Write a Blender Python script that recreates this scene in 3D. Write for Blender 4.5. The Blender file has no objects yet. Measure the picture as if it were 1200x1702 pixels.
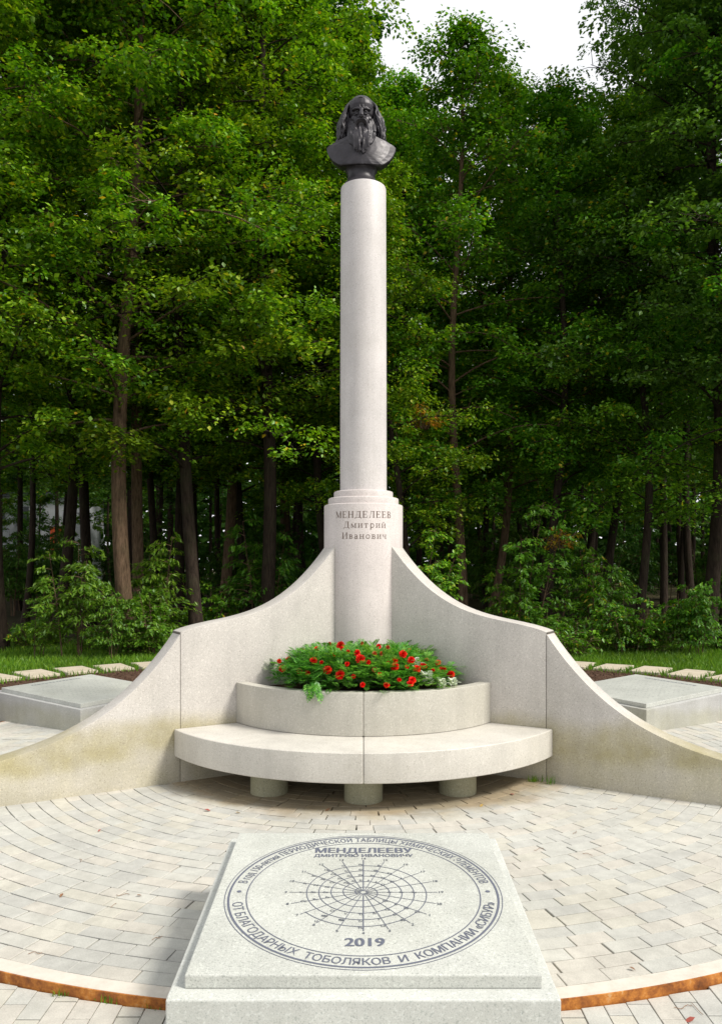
import bpy, bmesh, math, random
import numpy as np
from mathutils import Vector, Matrix, Quaternion, noise
random.seed(7); rng = np.random.default_rng(7)
R = math.radians; PI = math.pi
scene = bpy.context.scene
col = scene.collection

# ------------------------------------------------------------------ camera
D, EYE, F = 7.60, 1.80, 1329.33
cam = bpy.data.cameras.new('camera'); cam_o = bpy.data.objects.new('camera', cam); col.objects.link(cam_o)
cam.sensor_fit = 'VERTICAL'; cam.sensor_height = 36; cam.lens = F / 1702 * 36
cam.shift_x = -4 / 1702; cam.shift_y = (937.2 - 851) / 1702
cam.clip_start = .05; cam.clip_end = 600
cam_o.location = (0, -D, EYE); cam_o.rotation_euler = (PI / 2, 0, 0)
scene.camera = cam_o

# ------------------------------------------------------------------ light
SUN = Vector((1.0, -.46, 1.12)).normalized()
elev = math.asin(SUN.z); azim = math.atan2(SUN.x, SUN.y)
w = bpy.data.worlds.new('World'); scene.world = w; w.use_nodes = True
nt = w.node_tree; nt.nodes.clear()
out = nt.nodes.new('ShaderNodeOutputWorld'); bg = nt.nodes.new('ShaderNodeBackground')
sky = nt.nodes.new('ShaderNodeTexSky'); sky.sky_type = 'NISHITA'; sky.sun_disc = False
sky.sun_elevation = elev; sky.sun_rotation = azim; sky.dust_density = 2.0; sky.air_density = 1.2
tc = nt.nodes.new('ShaderNodeTexCoord')
mp = nt.nodes.new('ShaderNodeMapping'); mp.inputs['Scale'].default_value = (1, 1, 1.6)
ns = nt.nodes.new('ShaderNodeTexNoise'); ns.inputs['Scale'].default_value = 3.2; ns.inputs['Detail'].default_value = 6; ns.inputs['Roughness'].default_value = .55
cr = nt.nodes.new('ShaderNodeValToRGB'); cr.color_ramp.elements[0].position = .16; cr.color_ramp.elements[1].position = .31
mx = nt.nodes.new('ShaderNodeMix'); mx.data_type = 'RGBA'
mx.inputs['B'].default_value = (9.0, 9.1, 9.3, 1)
nt.links.new(tc.outputs['Generated'], mp.inputs['Vector']); nt.links.new(mp.outputs[0], ns.inputs['Vector'])
nt.links.new(ns.outputs['Fac'], cr.inputs['Fac']); nt.links.new(cr.outputs['Color'], mx.inputs['Factor'])
nt.links.new(sky.outputs[0], mx.inputs['A']); nt.links.new(mx.outputs['Result'], bg.inputs['Color'])
bg.inputs['Strength'].default_value = .10
nt.links.new(bg.outputs[0], out.inputs['Surface'])
sl = bpy.data.lights.new('sun', 'SUN'); sl.energy = 4.2; sl.angle = R(14.0); sl.color = (1, .95, .86)
so = bpy.data.objects.new('sun', sl); col.objects.link(so)
so.rotation_euler = (-SUN).to_track_quat('-Z', 'Y').to_euler()
vs = scene.view_settings
scene.display_settings.display_device = 'sRGB'
vs.view_transform = 'Standard'; vs.look = 'None'; vs.exposure = 0.17; vs.gamma = 1; vs.use_curve_mapping = False
cy = scene.cycles
cy.max_bounces = 6; cy.diffuse_bounces = 3; cy.glossy_bounces = 2; cy.transmission_bounces = 4; cy.transparent_max_bounces = 4
cy.use_adaptive_sampling = True

# ------------------------------------------------------------------ materials
class NT:
    def __init__(s, name):
        s.m = bpy.data.materials.new(name); s.m.use_nodes = True; s.t = s.m.node_tree; s.t.nodes.clear()
        s.out = s.n('ShaderNodeOutputMaterial')
    def n(s, t, **k):
        nd = s.t.nodes.new(t)
        for a, b in k.items(): setattr(nd, a, b)
        return nd
    def l(s, a, b): s.t.links.new(a, b)
    def noise(s, vec, scale, detail=3, rough=.5):
        n = s.n('ShaderNodeTexNoise'); n.inputs['Scale'].default_value = scale; n.inputs['Detail'].default_value = detail
        n.inputs['Roughness'].default_value = rough; s.l(vec, n.inputs['Vector']); return n.outputs['Fac']
    def ramp(s, f, stops):
        r = s.n('ShaderNodeValToRGB'); e = r.color_ramp.elements
        while len(e) < len(stops): e.new(.5)
        for i, (p, c) in enumerate(stops):
            e[i].position = p; e[i].color = (*c, 1) if isinstance(c, tuple) else (c, c, c, 1)
        s.l(f, r.inputs['Fac']); return r.outputs['Color']
    def mix(s, f, a, b, mode='MIX'):
        m = s.n('ShaderNodeMix', data_type='RGBA', blend_type=mode)
        for v, k in ((f, 'Factor'), (a, 'A'), (b, 'B')):
            if hasattr(v, 'is_linked') or hasattr(v, 'links'): s.l(v, m.inputs[k])
            elif isinstance(v, tuple): m.inputs[k].default_value = (*v, 1)
            else: m.inputs[k].default_value = v if k == 'Factor' else (v, v, v, 1)
        return m.outputs['Result']
    def math(s, op, a, b=0.0, clamp=False):
        m = s.n('ShaderNodeMath', operation=op, use_clamp=clamp)
        for v, i in ((a, 0), (b, 1)):
            if hasattr(v, 'links'): s.l(v, m.inputs[i])
            else: m.inputs[i].default_value = v
        return m.outputs[0]
    def bsdf(s, colr, rough=.6, metal=0, bump=None, bstr=.3, bdist=.01, spec=.5):
        b = s.n('ShaderNodeBsdfPrincipled')
        if isinstance(colr, tuple): b.inputs['Base Color'].default_value = (*colr, 1)
        else: s.l(colr, b.inputs['Base Color'])
        if hasattr(rough, 'links'): s.l(rough, b.inputs['Roughness'])
        else: b.inputs['Roughness'].default_value = rough
        b.inputs['Metallic'].default_value = metal; b.inputs['Specular IOR Level'].default_value = spec
        if bump is not None:
            bp = s.n('ShaderNodeBump'); bp.inputs['Strength'].default_value = bstr; bp.inputs['Distance'].default_value = bdist
            s.l(bump, bp.inputs['Height']); s.l(bp.outputs[0], b.inputs['Normal'])
        s.l(b.outputs[0], s.out.inputs['Surface']); return b

def mat_granite(name, base, dark, light, speck=.5, stain=None, rough=.55):
    n = NT(name); pos = n.n('ShaderNodeNewGeometry').outputs['Position']
    fine = n.noise(pos, 190, 2, .7)
    med = n.noise(pos, 75, 2, .6)
    big = n.noise(pos, 2.3, 5, .6)
    c = n.mix(n.ramp(fine, [(.36, 1.0), (.47, 0.0)]), base, n.mix(speck, base, dark))
    c = n.mix(n.ramp(med, [(.55, 0.0), (.68, .7)]), c, light)
    c = n.mix(n.ramp(n.noise(pos, 110, 1, .5), [(.30, .55), (.38, 0.0)]), c, dark)
    c = n.mix(1.0, c, n.ramp(big, [(.3, .86), (.7, 1.04)]), 'MULTIPLY')
    mps = n.n('ShaderNodeMapping'); mps.inputs['Scale'].default_value = (9, 9, .55); n.l(pos, mps.inputs[0])
    c = n.mix(1.0, c, n.ramp(n.noise(mps.outputs[0], 1.0, 4, .6), [(.32, .93), (.55, 1.0), (.8, 1.03)]), 'MULTIPLY')
    c = n.mix(n.ramp(n.noise(pos, .9, 6, .7), [(.52, 0.0), (.72, .35)]), c, n.mix(1.0, c, (.78, .77, .70), 'MULTIPLY'))
    if stain:
        sep = n.n('ShaderNodeSeparateXYZ'); n.l(pos, sep.inputs[0])
        zz = n.math('ADD', sep.outputs['Z'], n.math('MULTIPLY', n.math('SUBTRACT', n.noise(pos, 1.6, 4, .55), .5), .34))
        for lo, a, b2, hi, colr, amt in stain:
            m1 = n.n('ShaderNodeMapRange', interpolation_type='SMOOTHSTEP'); m1.inputs['From Min'].default_value = lo; m1.inputs['From Max'].default_value = a
            m2 = n.n('ShaderNodeMapRange', interpolation_type='SMOOTHSTEP'); m2.inputs['From Min'].default_value = b2; m2.inputs['From Max'].default_value = hi
            m2.inputs['To Min'].default_value = 1; m2.inputs['To Max'].default_value = 0
            n.l(zz, m1.inputs['Value']); n.l(zz, m2.inputs['Value'])
            f = n.math('MULTIPLY', n.math('MULTIPLY', m1.outputs[0], m2.outputs[0]), amt)
            f = n.math('MULTIPLY', f, n.ramp(n.noise(pos, 3.1, 5, .6), [(.25, .45), (.6, 1.0)]))
            c = n.mix(f, c, n.mix(1.0, c, colr, 'MULTIPLY'))
    n.bsdf(c, rough, bump=fine, bstr=.25, bdist=.002); return n.m

M = {}
M['granite_pink'] = mat_granite('granite_pink', (.59, .54, .52), (.30, .25, .23), (.68, .62, .60), .35)
M['granite_shaft'] = mat_granite('granite_shaft', (.60, .57, .56), (.34, .30, .29), (.70, .66, .66), .3)
M['granite_wing'] = mat_granite('granite_wing', (.535, .505, .47), (.24, .215, .19), (.68, .645, .60), .42,
    stain=[(.16, .30, .42, .60, (.76, .72, .48), .9), (-1, -.5, .24, .48, (.88, .86, .68), .9)])
M['granite_bench'] = mat_granite('granite_bench', (.57, .545, .495), (.32, .29, .25), (.68, .65, .60), .3)
M['granite_planter'] = mat_granite('granite_planter', (.49, .47, .415), (.28, .26, .21), (.62, .60, .54), .35)
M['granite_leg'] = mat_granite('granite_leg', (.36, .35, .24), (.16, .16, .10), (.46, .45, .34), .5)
M['granite_slab'] = mat_granite('granite_slab', (.52, .53, .495), (.24, .255, .235), (.64, .66, .61), .55, rough=.42)
M['granite_plinth'] = mat_granite('granite_plinth', (.53, .54, .51), (.28, .31, .29), (.66, .68, .65), .45)
M['granite_side'] = mat_granite('granite_side', (.46, .46, .45), (.26, .26, .25), (.58, .58, .57), .3,
    stain=[(-1, -.5, .12, .26, (.80, .78, .62), .8)])

def mat_simple(name, c, rough=.7, metal=0, spec=.5, var=.0, vscale=20):
    n = NT(name)
    if var:
        pos = n.n('ShaderNodeNewGeometry').outputs['Position']
        cc = n.mix(1.0, c, n.ramp(n.noise(pos, vscale, 4, .6), [(.3, 1 - var), (.7, 1 + var)]), 'MULTIPLY')
        n.bsdf(cc, rough, metal, spec=spec)
    else: n.bsdf(c, rough, metal, spec=spec)
    return n.m
M['inlay'] = mat_simple('engraved_inlay', (.11, .12, .16), .6)
M['inlay_fine'] = mat_simple('engraved_fine_inlay', (.09, .10, .13), .6)
M['engraving'] = mat_simple('engraved_letters', (.17, .125, .105), .8)
M['joint'] = mat_simple('dark_joint', (.10, .09, .075), .9)

def mat_paver():
    n = NT('paver'); geo = n.n('ShaderNodeNewGeometry'); pos = geo.outputs['Position']; oi = n.n('ShaderNodeObjectInfo')
    rnd = n.math('FRACT', n.math('ADD', geo.outputs['Random Per Island'], oi.outputs['Random']))
    c = n.ramp(rnd, [(0, (.47, .462, .42)), (.2, (.49, .466, .415)), (.4, (.465, .462, .425)), (.6, (.49, .472, .412)), (.8, (.44, .436, .405)), (1, (.48, .466, .42))])
    c.node.color_ramp.interpolation = 'CONSTANT'
    c = n.mix(1.0, c, n.ramp(n.noise(pos, 9, 6, .65), [(.25, .80), (.7, 1.08)]), 'MULTIPLY')
    c = n.mix(1.0, c, n.ramp(n.noise(pos, 1.1, 4, .6), [(.3, .86), (.65, 1.05)]), 'MULTIPLY')
    fine = n.noise(pos, 160, 2, .6)
    c = n.mix(1.0, c, n.ramp(fine, [(.35, .90), (.6, 1.03)]), 'MULTIPLY')
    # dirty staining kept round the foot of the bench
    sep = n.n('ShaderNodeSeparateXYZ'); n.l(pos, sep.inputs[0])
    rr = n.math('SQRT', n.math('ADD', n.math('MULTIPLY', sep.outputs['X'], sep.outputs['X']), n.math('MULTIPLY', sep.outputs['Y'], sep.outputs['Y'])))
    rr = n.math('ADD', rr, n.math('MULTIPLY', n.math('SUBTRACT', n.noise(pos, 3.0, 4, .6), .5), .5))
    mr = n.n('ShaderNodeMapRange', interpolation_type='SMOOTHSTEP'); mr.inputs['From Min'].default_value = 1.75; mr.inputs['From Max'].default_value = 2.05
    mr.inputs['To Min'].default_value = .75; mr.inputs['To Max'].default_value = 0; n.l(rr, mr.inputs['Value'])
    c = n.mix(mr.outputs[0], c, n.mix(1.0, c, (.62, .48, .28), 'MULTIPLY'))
    n.bsdf(c, .8, bump=n.noise(pos, 60, 4, .6), bstr=.35, bdist=.004, spec=.3); return n.m
M['paver'] = mat_paver()
def mat_rust():
    n = NT('rusty_steel'); pos = n.n('ShaderNodeNewGeometry').outputs['Position']
    c = n.ramp(n.noise(pos, 14, 6, .7), [(.28, (.09, .028, .008)), (.45, (.28, .09, .015)), (.6, (.50, .19, .03)), (.72, (.55, .38, .20))])
    n.bsdf(c, .75, .1, bump=n.noise(pos, 90, 4), bstr=.4, bdist=.003); return n.m
M['rust'] = mat_rust()
def mat_ground(name, stops, scale=6, bs=.6, bd=.03):
    n = NT(name); pos = n.n('ShaderNodeNewGeometry').outputs['Position']
    c = n.ramp(n.noise(pos, scale, 8, .7), stops)
    n.bsdf(c, .95, bump=n.noise(pos, scale * 6, 5, .65), bstr=bs, bdist=bd, spec=.1); return n.m
M['forest_floor'] = mat_ground('forest_floor', [(.3, (.018, .016, .009)), (.55, (.045, .038, .018)), (.75, (.03, .05, .014))], 2)
M['lawn'] = mat_ground('lawn', [(.3, (.035, .045, .012)), (.6, (.05, .09, .015)), (.8, (.07, .10, .02))], 4)
M['soil'] = mat_ground('soil', [(.3, (.05, .028, .018)), (.5, (.11, .065, .045)), (.72, (.19, .12, .085))], 14, 1.0, .03)
M['sand_joint'] = mat_ground('sand_joint', [(.3, (.03, .026, .02)), (.6, (.06, .052, .04))], 20, .3, .01)
M['stone_tile'] = mat_ground('stone_tile', [(.3, (.42, .37, .28)), (.55, (.50, .44, .35)), (.75, (.56, .50, .40))], 6, .3, .005)
M['curb'] = mat_ground('concrete_curb', [(.3, (.48, .44, .38)), (.55, (.56, .52, .46)), (.8, (.60, .56, .50))], 12, .25, .004)

def mat_leaf(name, stops, trans=.35, tint=(1.15, 1.25, .5), gl=.035, hv=.015):
    n = NT(name); geo = n.n('ShaderNodeNewGeometry'); oi = n.n('ShaderNodeObjectInfo')
    c = n.ramp(geo.outputs['Random Per Island'], stops)
    v = n.n('ShaderNodeHueSaturation'); n.l(c, v.inputs['Color'])
    hmr = n.n('ShaderNodeMapRange'); hmr.inputs['To Min'].default_value = .5 - hv; hmr.inputs['To Max'].default_value = .5 + hv; n.l(oi.outputs['Random'], hmr.inputs['Value'])
    n.l(hmr.outputs[0], v.inputs['Hue'])
    big = n.noise(geo.outputs['Position'], .45, 2, .5)
    vm = n.n('ShaderNodeMapRange'); vm.inputs['From Min'].default_value = .3; vm.inputs['From Max'].default_value = .7; vm.inputs['To Min'].default_value = .72; vm.inputs['To Max'].default_value = 1.25
    n.l(big, vm.inputs['Value']); n.l(vm.outputs[0], v.inputs['Value'])
    c = v.outputs['Color']
    d = n.n('ShaderNodeBsdfDiffuse'); n.l(c, d.inputs['Color'])
    t = n.n('ShaderNodeBsdfTranslucent'); n.l(n.mix(1.0, c, tint, 'MULTIPLY'), t.inputs['Color'])
    m = n.n('ShaderNodeMixShader'); m.inputs[0].default_value = trans; n.l(d.outputs[0], m.inputs[1]); n.l(t.outputs[0], m.inputs[2])
    g = n.n('ShaderNodeBsdfGlossy'); g.inputs['Roughness'].default_value = .45; g.inputs['Color'].default_value = (.8, .9, .8, 1)
    m2 = n.n('ShaderNodeMixShader'); m2.inputs[0].default_value = gl; n.l(m.outputs[0], m2.inputs[1]); n.l(g.outputs[0], m2.inputs[2])
    n.l(m2.outputs[0], n.out.inputs['Surface']); return n.m
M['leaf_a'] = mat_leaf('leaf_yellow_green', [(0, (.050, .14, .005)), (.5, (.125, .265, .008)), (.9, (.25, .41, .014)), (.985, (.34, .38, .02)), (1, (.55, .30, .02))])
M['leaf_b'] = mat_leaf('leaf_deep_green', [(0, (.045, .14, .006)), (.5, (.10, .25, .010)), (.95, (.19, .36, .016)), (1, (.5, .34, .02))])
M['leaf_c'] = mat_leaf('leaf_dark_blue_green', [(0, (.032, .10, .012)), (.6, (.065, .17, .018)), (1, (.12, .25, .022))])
M['leaf_sap'] = mat_leaf('leaf_bright_understory', [(0, (.06, .16, .012)), (.6, (.11, .25, .015)), (1, (.18, .32, .02))], .4)
M['leaf_autumn'] = mat_leaf('leaf_turning_yellow', [(0, (.30, .30, .02)), (.5, (.45, .33, .02)), (.8, (.5, .27, .02)), (1, (.5, .20, .03))], .4)
M['grass'] = mat_leaf('grass_blade', [(0, (.08, .17, .010)), (.6, (.14, .29, .015)), (1, (.24, .36, .03))], .4)
M['marigold_leaf'] = mat_leaf('marigold_leaf', [(0, (.05, .18, .02)), (.6, (.12, .33, .04)), (1, (.24, .48, .08))], .35)
M['silver_leaf'] = mat_leaf('silver_leaf', [(0, (.5, .54, .46)), (1, (.68, .72, .64))], .2)
M['petal'] = mat_leaf('marigold_petal', [(0, (.50, .004, .003)), (.8, (.78, .008, .005)), (.96, (.82, .03, .006)), (1, (.85, .2, .01))], .15, (1, .5, .4), .02, .001)
M['petal_dark'] = mat_leaf('rust_petal', [(0, (.20, .02, .008)), (.6, (.45, .06, .01)), (1, (.55, .18, .02))], .2)
def mat_bark(name, a, b):
    n = NT(name); tco = n.n('ShaderNodeTexCoord'); mpp = n.n('ShaderNodeMapping'); mpp.inputs['Scale'].default_value = (1, 1, .18)
    n.l(tco.outputs['Object'], mpp.inputs[0]); f = n.noise(mpp.outputs[0], 22, 6, .7)
    c = n.ramp(f, [(.3, a), (.65, b)])
    c = n.mix(n.ramp(n.noise(tco.outputs['Object'], 1.7, 4, .6), [(.5, 0.0), (.75, .35)]), c, (.06, .075, .03))
    n.bsdf(c, .95, bump=f, bstr=1.0, bdist=.04, spec=.1); return n.m
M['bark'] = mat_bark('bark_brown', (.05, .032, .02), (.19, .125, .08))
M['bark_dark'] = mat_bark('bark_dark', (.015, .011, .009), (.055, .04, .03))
def mat_bronze():
    n = NT('dark_bronze'); pos = n.n('ShaderNodeNewGeometry').outputs['Position']
    c = n.ramp(n.noise(pos, 18, 5, .6), [(.3, (.016, .014, .017)), (.7, (.036, .032, .039))])
    n.bsdf(c, n.math('ADD', n.math('MULTIPLY', n.noise(pos, 30, 3), .2), .34), .3, spec=.5, bump=n.noise(pos, 120, 3), bstr=.12, bdist=.004); return n.m
M['bronze'] = mat_bronze()

# ------------------------------------------------------------------ helpers
def setp(o, label=None, cat=None, group=None, kind=None):
    if label: o['label'] = label
    if cat: o['category'] = cat
    if group: o['group'] = group
    if kind: o['kind'] = kind
    return o
def empty(name, loc=(0, 0, 0), rz=0, **k):
    o = bpy.data.objects.new(name, None); o.empty_display_size = .2; col.objects.link(o)
    o.location = loc; o.rotation_euler = (0, 0, rz); return setp(o, **k)
def mobj(name, me, mat=None, parent=None, **k):
    if mat is not None and len(me.materials) == 0: me.materials.append(mat)
    o = bpy.data.objects.new(name, me); col.objects.link(o)
    if parent is not None: o.parent = parent
    return setp(o, **k)
def bmesh_obj(name, bm, mat=None, parent=None, smooth=False, **k):
    me = bpy.data.meshes.new(name); bm.normal_update(); bm.to_mesh(me); bm.free()
    if smooth: me.shade_smooth()
    return mobj(name, me, mat, parent, **k)
def np_mesh(name, V, Fc, smooth=False):
    """V (n,3), Fc (m,k) uniform polygons"""
    V = np.asarray(V, dtype=np.float32); Fc = np.asarray(Fc, dtype=np.int32)
    me = bpy.data.meshes.new(name); k = Fc.shape[1]
    me.vertices.add(len(V)); me.vertices.foreach_set('co', V.ravel())
    me.loops.add(Fc.size); me.loops.foreach_set('vertex_index', Fc.ravel())
    me.polygons.add(len(Fc)); me.polygons.foreach_set('loop_start', np.arange(0, Fc.size, k, dtype=np.int32))
    try: me.polygons.foreach_set('loop_total', np.full(len(Fc), k, dtype=np.int32))
    except Exception: pass
    me.update(calc_edges=True)
    if smooth: me.shade_smooth()
    else: me.shade_flat()
    return me
def bevel_sharp(bm, w, seg=2, ang=30):
    bmesh.ops.recalc_face_normals(bm, faces=bm.faces)
    es = [e for e in bm.edges if len(e.link_faces) == 2 and e.calc_face_angle(0) > R(ang)]
    bmesh.ops.bevel(bm, geom=es, offset=w, segments=seg, affect='EDGES', profile=.6, clamp_overlap=True)
def auto_smooth(o, ang=32):
    me = o.data; me.shade_smooth()
    try: me.set_sharp_from_angle(angle=R(ang))
    except Exception: pass
    return o
def lathe_bm(prof, seg=64, bm=None):
    bm = bm or bmesh.new(); rings = []
    for r, z in prof:
        rings.append([bm.verts.new((r * math.cos(2 * PI * i / seg), r * math.sin(2 * PI * i / seg), z)) for i in range(seg)])
    for a, b in zip(rings, rings[1:]):
        for i in range(seg): bm.faces.new((a[i], a[(i + 1) % seg], b[(i + 1) % seg], b[i]))
    bm.faces.new(rings[0][::-1]); bm.faces.new(rings[-1]); return bm
def prism_bm(poly, z0, z1, bm=None):
    bm = bm or bmesh.new()
    a = [bm.verts.new((x, y, z0)) for x, y in poly]
    b = [bm.verts.new((x, y, z1(x, y) if callable(z1) else z1)) for x, y in poly]
    n = len(poly)
    for i in range(n): bm.faces.new((a[i], a[(i + 1) % n], b[(i + 1) % n], b[i]))
    bm.faces.new(a[::-1]); bm.faces.new(b); return bm
def tube_np(pts, rad, seg=8):
    pts = np.asarray(pts, float); n = len(pts); rad = np.asarray(rad, float)
    t = np.gradient(pts, axis=0); t /= np.linalg.norm(t, axis=1)[:, None] + 1e-9
    up = np.array([0.13, .27, .95]); a = np.cross(t, up); a /= np.linalg.norm(a, axis=1)[:, None] + 1e-9; b = np.cross(t, a)
    th = np.linspace(0, 2 * PI, seg, endpoint=False)
    V = pts[:, None, :] + rad[:, None, None] * (np.cos(th)[None, :, None] * a[:, None, :] + np.sin(th)[None, :, None] * b[:, None, :])
    i = np.arange(n - 1)[:, None] * seg; j = np.arange(seg)[None, :]; j2 = (j + 1) % seg
    Fc = np.stack([i + j, i + j2, i + seg + j2, i + seg + j], -1).reshape(-1, 4)
    return V.reshape(-1, 3), Fc
class Acc:
    def __init__(s): s.V = []; s.F = []; s.n = 0
    def add(s, V, Fc): s.V.append(V); s.F.append(np.asarray(Fc) + s.n); s.n += len(V)
    def mesh(s, name, smooth=False): return np_mesh(name, np.concatenate(s.V), np.concatenate(s.F), smooth)

# ------------------------------------------------------------------ monument geometry constants
C30, S30 = math.cos(PI / 6), .5
T = .1051; RC = .3725; SJ = 1.8027; ZS = .442; TB = .2243; RB = 1.8602; RP = 1.3222; ZP = .7872
CURB0, CURB1, STEP = 4.278, 4.371, .038
def s_of_dx(dx):
    k = dx / F; return (T * S30 + k * (D - T * C30)) / (C30 + k * S30)
def z_of(dx, y):
    s = s_of_dx(dx); d = D - s * S30 - T * C30; return s, EYE - (y - 937.2) * d / F
prof1 = [z_of(604 - x, y) for x, y in ((557.6, 907.5), (533, 939.5), (500, 973), (480.7, 990.5), (434, 1014.5), (400, 1024.5), (373.3, 1031.3), (335, 1040.5), (303.3, 1049))]
prof2 = [z_of(604 - x, y) for x, y in ((303.3, 1049), (293, 1065), (262, 1105), (226.7, 1144), (186.7, 1178.5), (133, 1212.5), (66.7, 1244.5), (0, 1266))]
def polyprof(pts, s0, s1, n, deg=3):
    p = np.polyfit([a for a, b in pts], [b for a, b in pts], deg)
    ss = np.linspace(s0, s1, n); return [(float(s), float(np.polyval(p, s))) for s in ss]
P1 = polyprof(prof1, .355, SJ, 26, 4)
P2 = polyprof(prof2, SJ, prof2[-1][0], 24, 3)
sl_, zl_ = P2[-1]; m_ = (P2[-1][1] - P2[-2][1]) / (P2[-1][0] - P2[-2][0])
S_END = 4.15
for i in range(1, 9):
    u = i / 8; ds = (S_END - sl_) * u; P2.append((sl_ + ds, zl_ + m_ * ds * (1 - .5 * u)))

# ------------------------------------------------------------------ ground
def disc_sector(r0, r1, z, seg=160, a0=0, a1=2 * PI, nr=1):
    bm = bmesh.new(); rows = []
    for k in range(nr + 1):
        r = r0 + (r1 - r0) * k / nr
        rows.append([bm.verts.new((r * math.cos(a0 + (a1 - a0) * i / seg), r * math.sin(a0 + (a1 - a0) * i / seg), z)) for i in range(seg + 1)])
    for a, b in zip(rows, rows[1:]):
        for i in range(seg): bm.faces.new((a[i], b[i], b[i + 1], a[i + 1]))
    return bm
bm = bmesh.new(); bmesh.ops.create_grid(bm, x_segments=2, y_segments=2, size=260)
g = bmesh_obj('ground', bm, M['forest_floor'], kind='structure'); g.location = (0, 0, -.10)
# forest floor gently uneven behind the verge
acc = Acc(); nx, ny = 90, 70
xs = np.linspace(-42, 42, nx); ys = np.linspace(7.5, 75, ny)
V = np.array([(x, y, -.085 + .06 * max(0, min(1, (y - 11) / 3)) * (noise.noise(Vector((x * .35, y * .35, 0))) + .3)) for y in ys for x in xs])
Fc = [(j * nx + i, j * nx + i + 1, (j + 1) * nx + i + 1, (j + 1) * nx + i) for j in range(ny - 1) for i in range(nx - 1)]
mobj('forest_floor', np_mesh('forest_floor', V, Fc, True), M['forest_floor'], kind='structure')
bmesh_obj('lawn', disc_sector(6.6, 14.5, -.03, 140, R(-10), R(190), 2), M['lawn'], kind='structure')
bmesh_obj('soil_bed', disc_sector(CURB1 + .008, 7.25, -.012, 160, R(-12), R(192), 6), M['soil'], kind='structure')
# base sheets below the pavers (the sand in the joints)
bm = lathe_bm([(CURB0 + .003, -.12), (CURB0 + .003, -.024)], 120); bmesh_obj('plaza_bed', bm, M['sand_joint'], kind='structure')
bm = prism_bm([(-4.6, -11), (4.6, -11), (4.6, -.2), (-4.6, -.2)], -.098, -STEP - .024); bmesh_obj('path_bed', bm, M['sand_joint'], kind='structure')

# soil clods
def clods(n, area, size, name, mat, z=-.01):
    V = []; Fc = []
    base = np.array([(1, 0, 0), (-.5, .85, 0), (-.5, -.85, 0), (0, 0, .9), (.4, .5, .5), (-.6, .1, .55)])
    fs = np.array([(0, 1, 4), (1, 5, 4), (1, 2, 5), (0, 4, 3), (4, 5, 3), (2, 0, 3), (2, 3, 5)])
    for i in range(n):
        x, y = area(); s = size * random.uniform(.4, 1.6); a = random.uniform(0, 6.28)
        b = base * (1 + .3 * rng.standard_normal(base.shape)) * s; ca, sa = math.cos(a), math.sin(a)
        b = np.stack([b[:, 0] * ca - b[:, 1] * sa + x, b[:, 0] * sa + b[:, 1] * ca + y, b[:, 2] * .7 + z], 1)
        Fc.append(fs + len(V) * 6); V.append(b)
    return mobj(name, np_mesh(name, np.concatenate(V), np.concatenate(Fc)), mat, kind='stuff')
def soil_area():
    side = random.choice((-1, 1)); a = R(random.uniform(98, 168)); r = math.sqrt(random.uniform(CURB1 ** 2 + .3, 7.15 ** 2))
    return -side * r * math.cos(a) * -1, r * math.sin(a)
o = clods(9000, soil_area, .02, 'soil_clods', M['soil']); setp(o, 'brown crumbly soil between the round plaza and the stepping stones', 'soil')

# ------------------------------------------------------------------ circular paving
def paver_piece(corners, h, bev=.0022):
    """4 top-corner xy (ccw), returns V,F with a small chamfer"""
    c = np.array(corners, float); m = c.mean(0)
    d = c - m; ln = np.linalg.norm(d, axis=1)[:, None]; inn = m + d * (1 - bev * 1.4 / ln)
    V = np.concatenate([np.c_[c, np.full(4, -.03)], np.c_[c, np.full(4, -bev * .8 + h)], np.c_[inn, np.full(4, h)]])
    Fc = []
    for a, b in ((0, 4), (4, 8)):
        for i in range(4): Fc.append((a + i, a + (i + 1) % 4, b + (i + 1) % 4, b + i))
    Fc.append((8, 9, 10, 11)); return V, np.array(Fc)
PLINTH_HW, PL_N, PL_F = .705, -4.748, -3.325
plaza = empty('plaza_paving', kind='structure')
NC = 31; PW = (CURB0 - 1.05) / NC
pieces = []
for k in range(NC):
    ro = CURB0 - .004 - k * PW; ri = ro - PW + random.uniform(.0035, .0055)
    rm = (ro + ri) / 2; circ = 2 * PI * rm; a = random.uniform(0, .2); end = a + 2 * PI
    while a < end - .02 / rm:
        L = .205 * random.choice((1, 1, 1, 1, 1, 1, .97, 1.03, .55)) ; L = min(L, (end - a) * rm)
        gap = random.choice((.0035, .004, .005, .007, .011)) / rm
        a1 = a + L / rm - gap
        if a1 > a: pieces.append((a, a1, ri, ro))
        a += L / rm
def in_frame(x, y, z=0):
    d = D + y
    if d < .5: return False
    px = 604 + F * x / d; py = 937 - F * (z - EYE) / d
    return -40 < px < 1240 and py < 1760
keep = []
for a, a1, ri, ro in pieces:
    am = (a + a1) / 2; rm = (ri + ro) / 2; x, y = rm * math.cos(am), rm * math.sin(am)
    if abs(x) < PLINTH_HW - .1 and y < PL_F - .1: continue
    if y > 2.2 and False: continue
    keep.append((x, y, a, a1, ri, ro))
front = [p for p in keep if p[1] < -2.0 and in_frame(p[0], p[1]) and not (abs(p[0]) < PLINTH_HW and p[1] < PL_F - .02)]
front.sort(key=lambda p: p[1] + D); indiv = front[:298]; ids = set(map(id, indiv))
rest = [p for p in keep if id(p) not in ids]
def ring_corners(a, a1, ri, ro, ox=0, oy=0):
    dd = (a1 - a) * .0
    return [(ri * math.cos(a) - ox, ri * math.sin(a) - oy), (ro * math.cos(a) - ox, ro * math.sin(a) - oy), (ro * math.cos(a1) - ox, ro * math.sin(a1) - oy), (ri * math.cos(a1) - ox, ri * math.sin(a1) - oy)]
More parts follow.
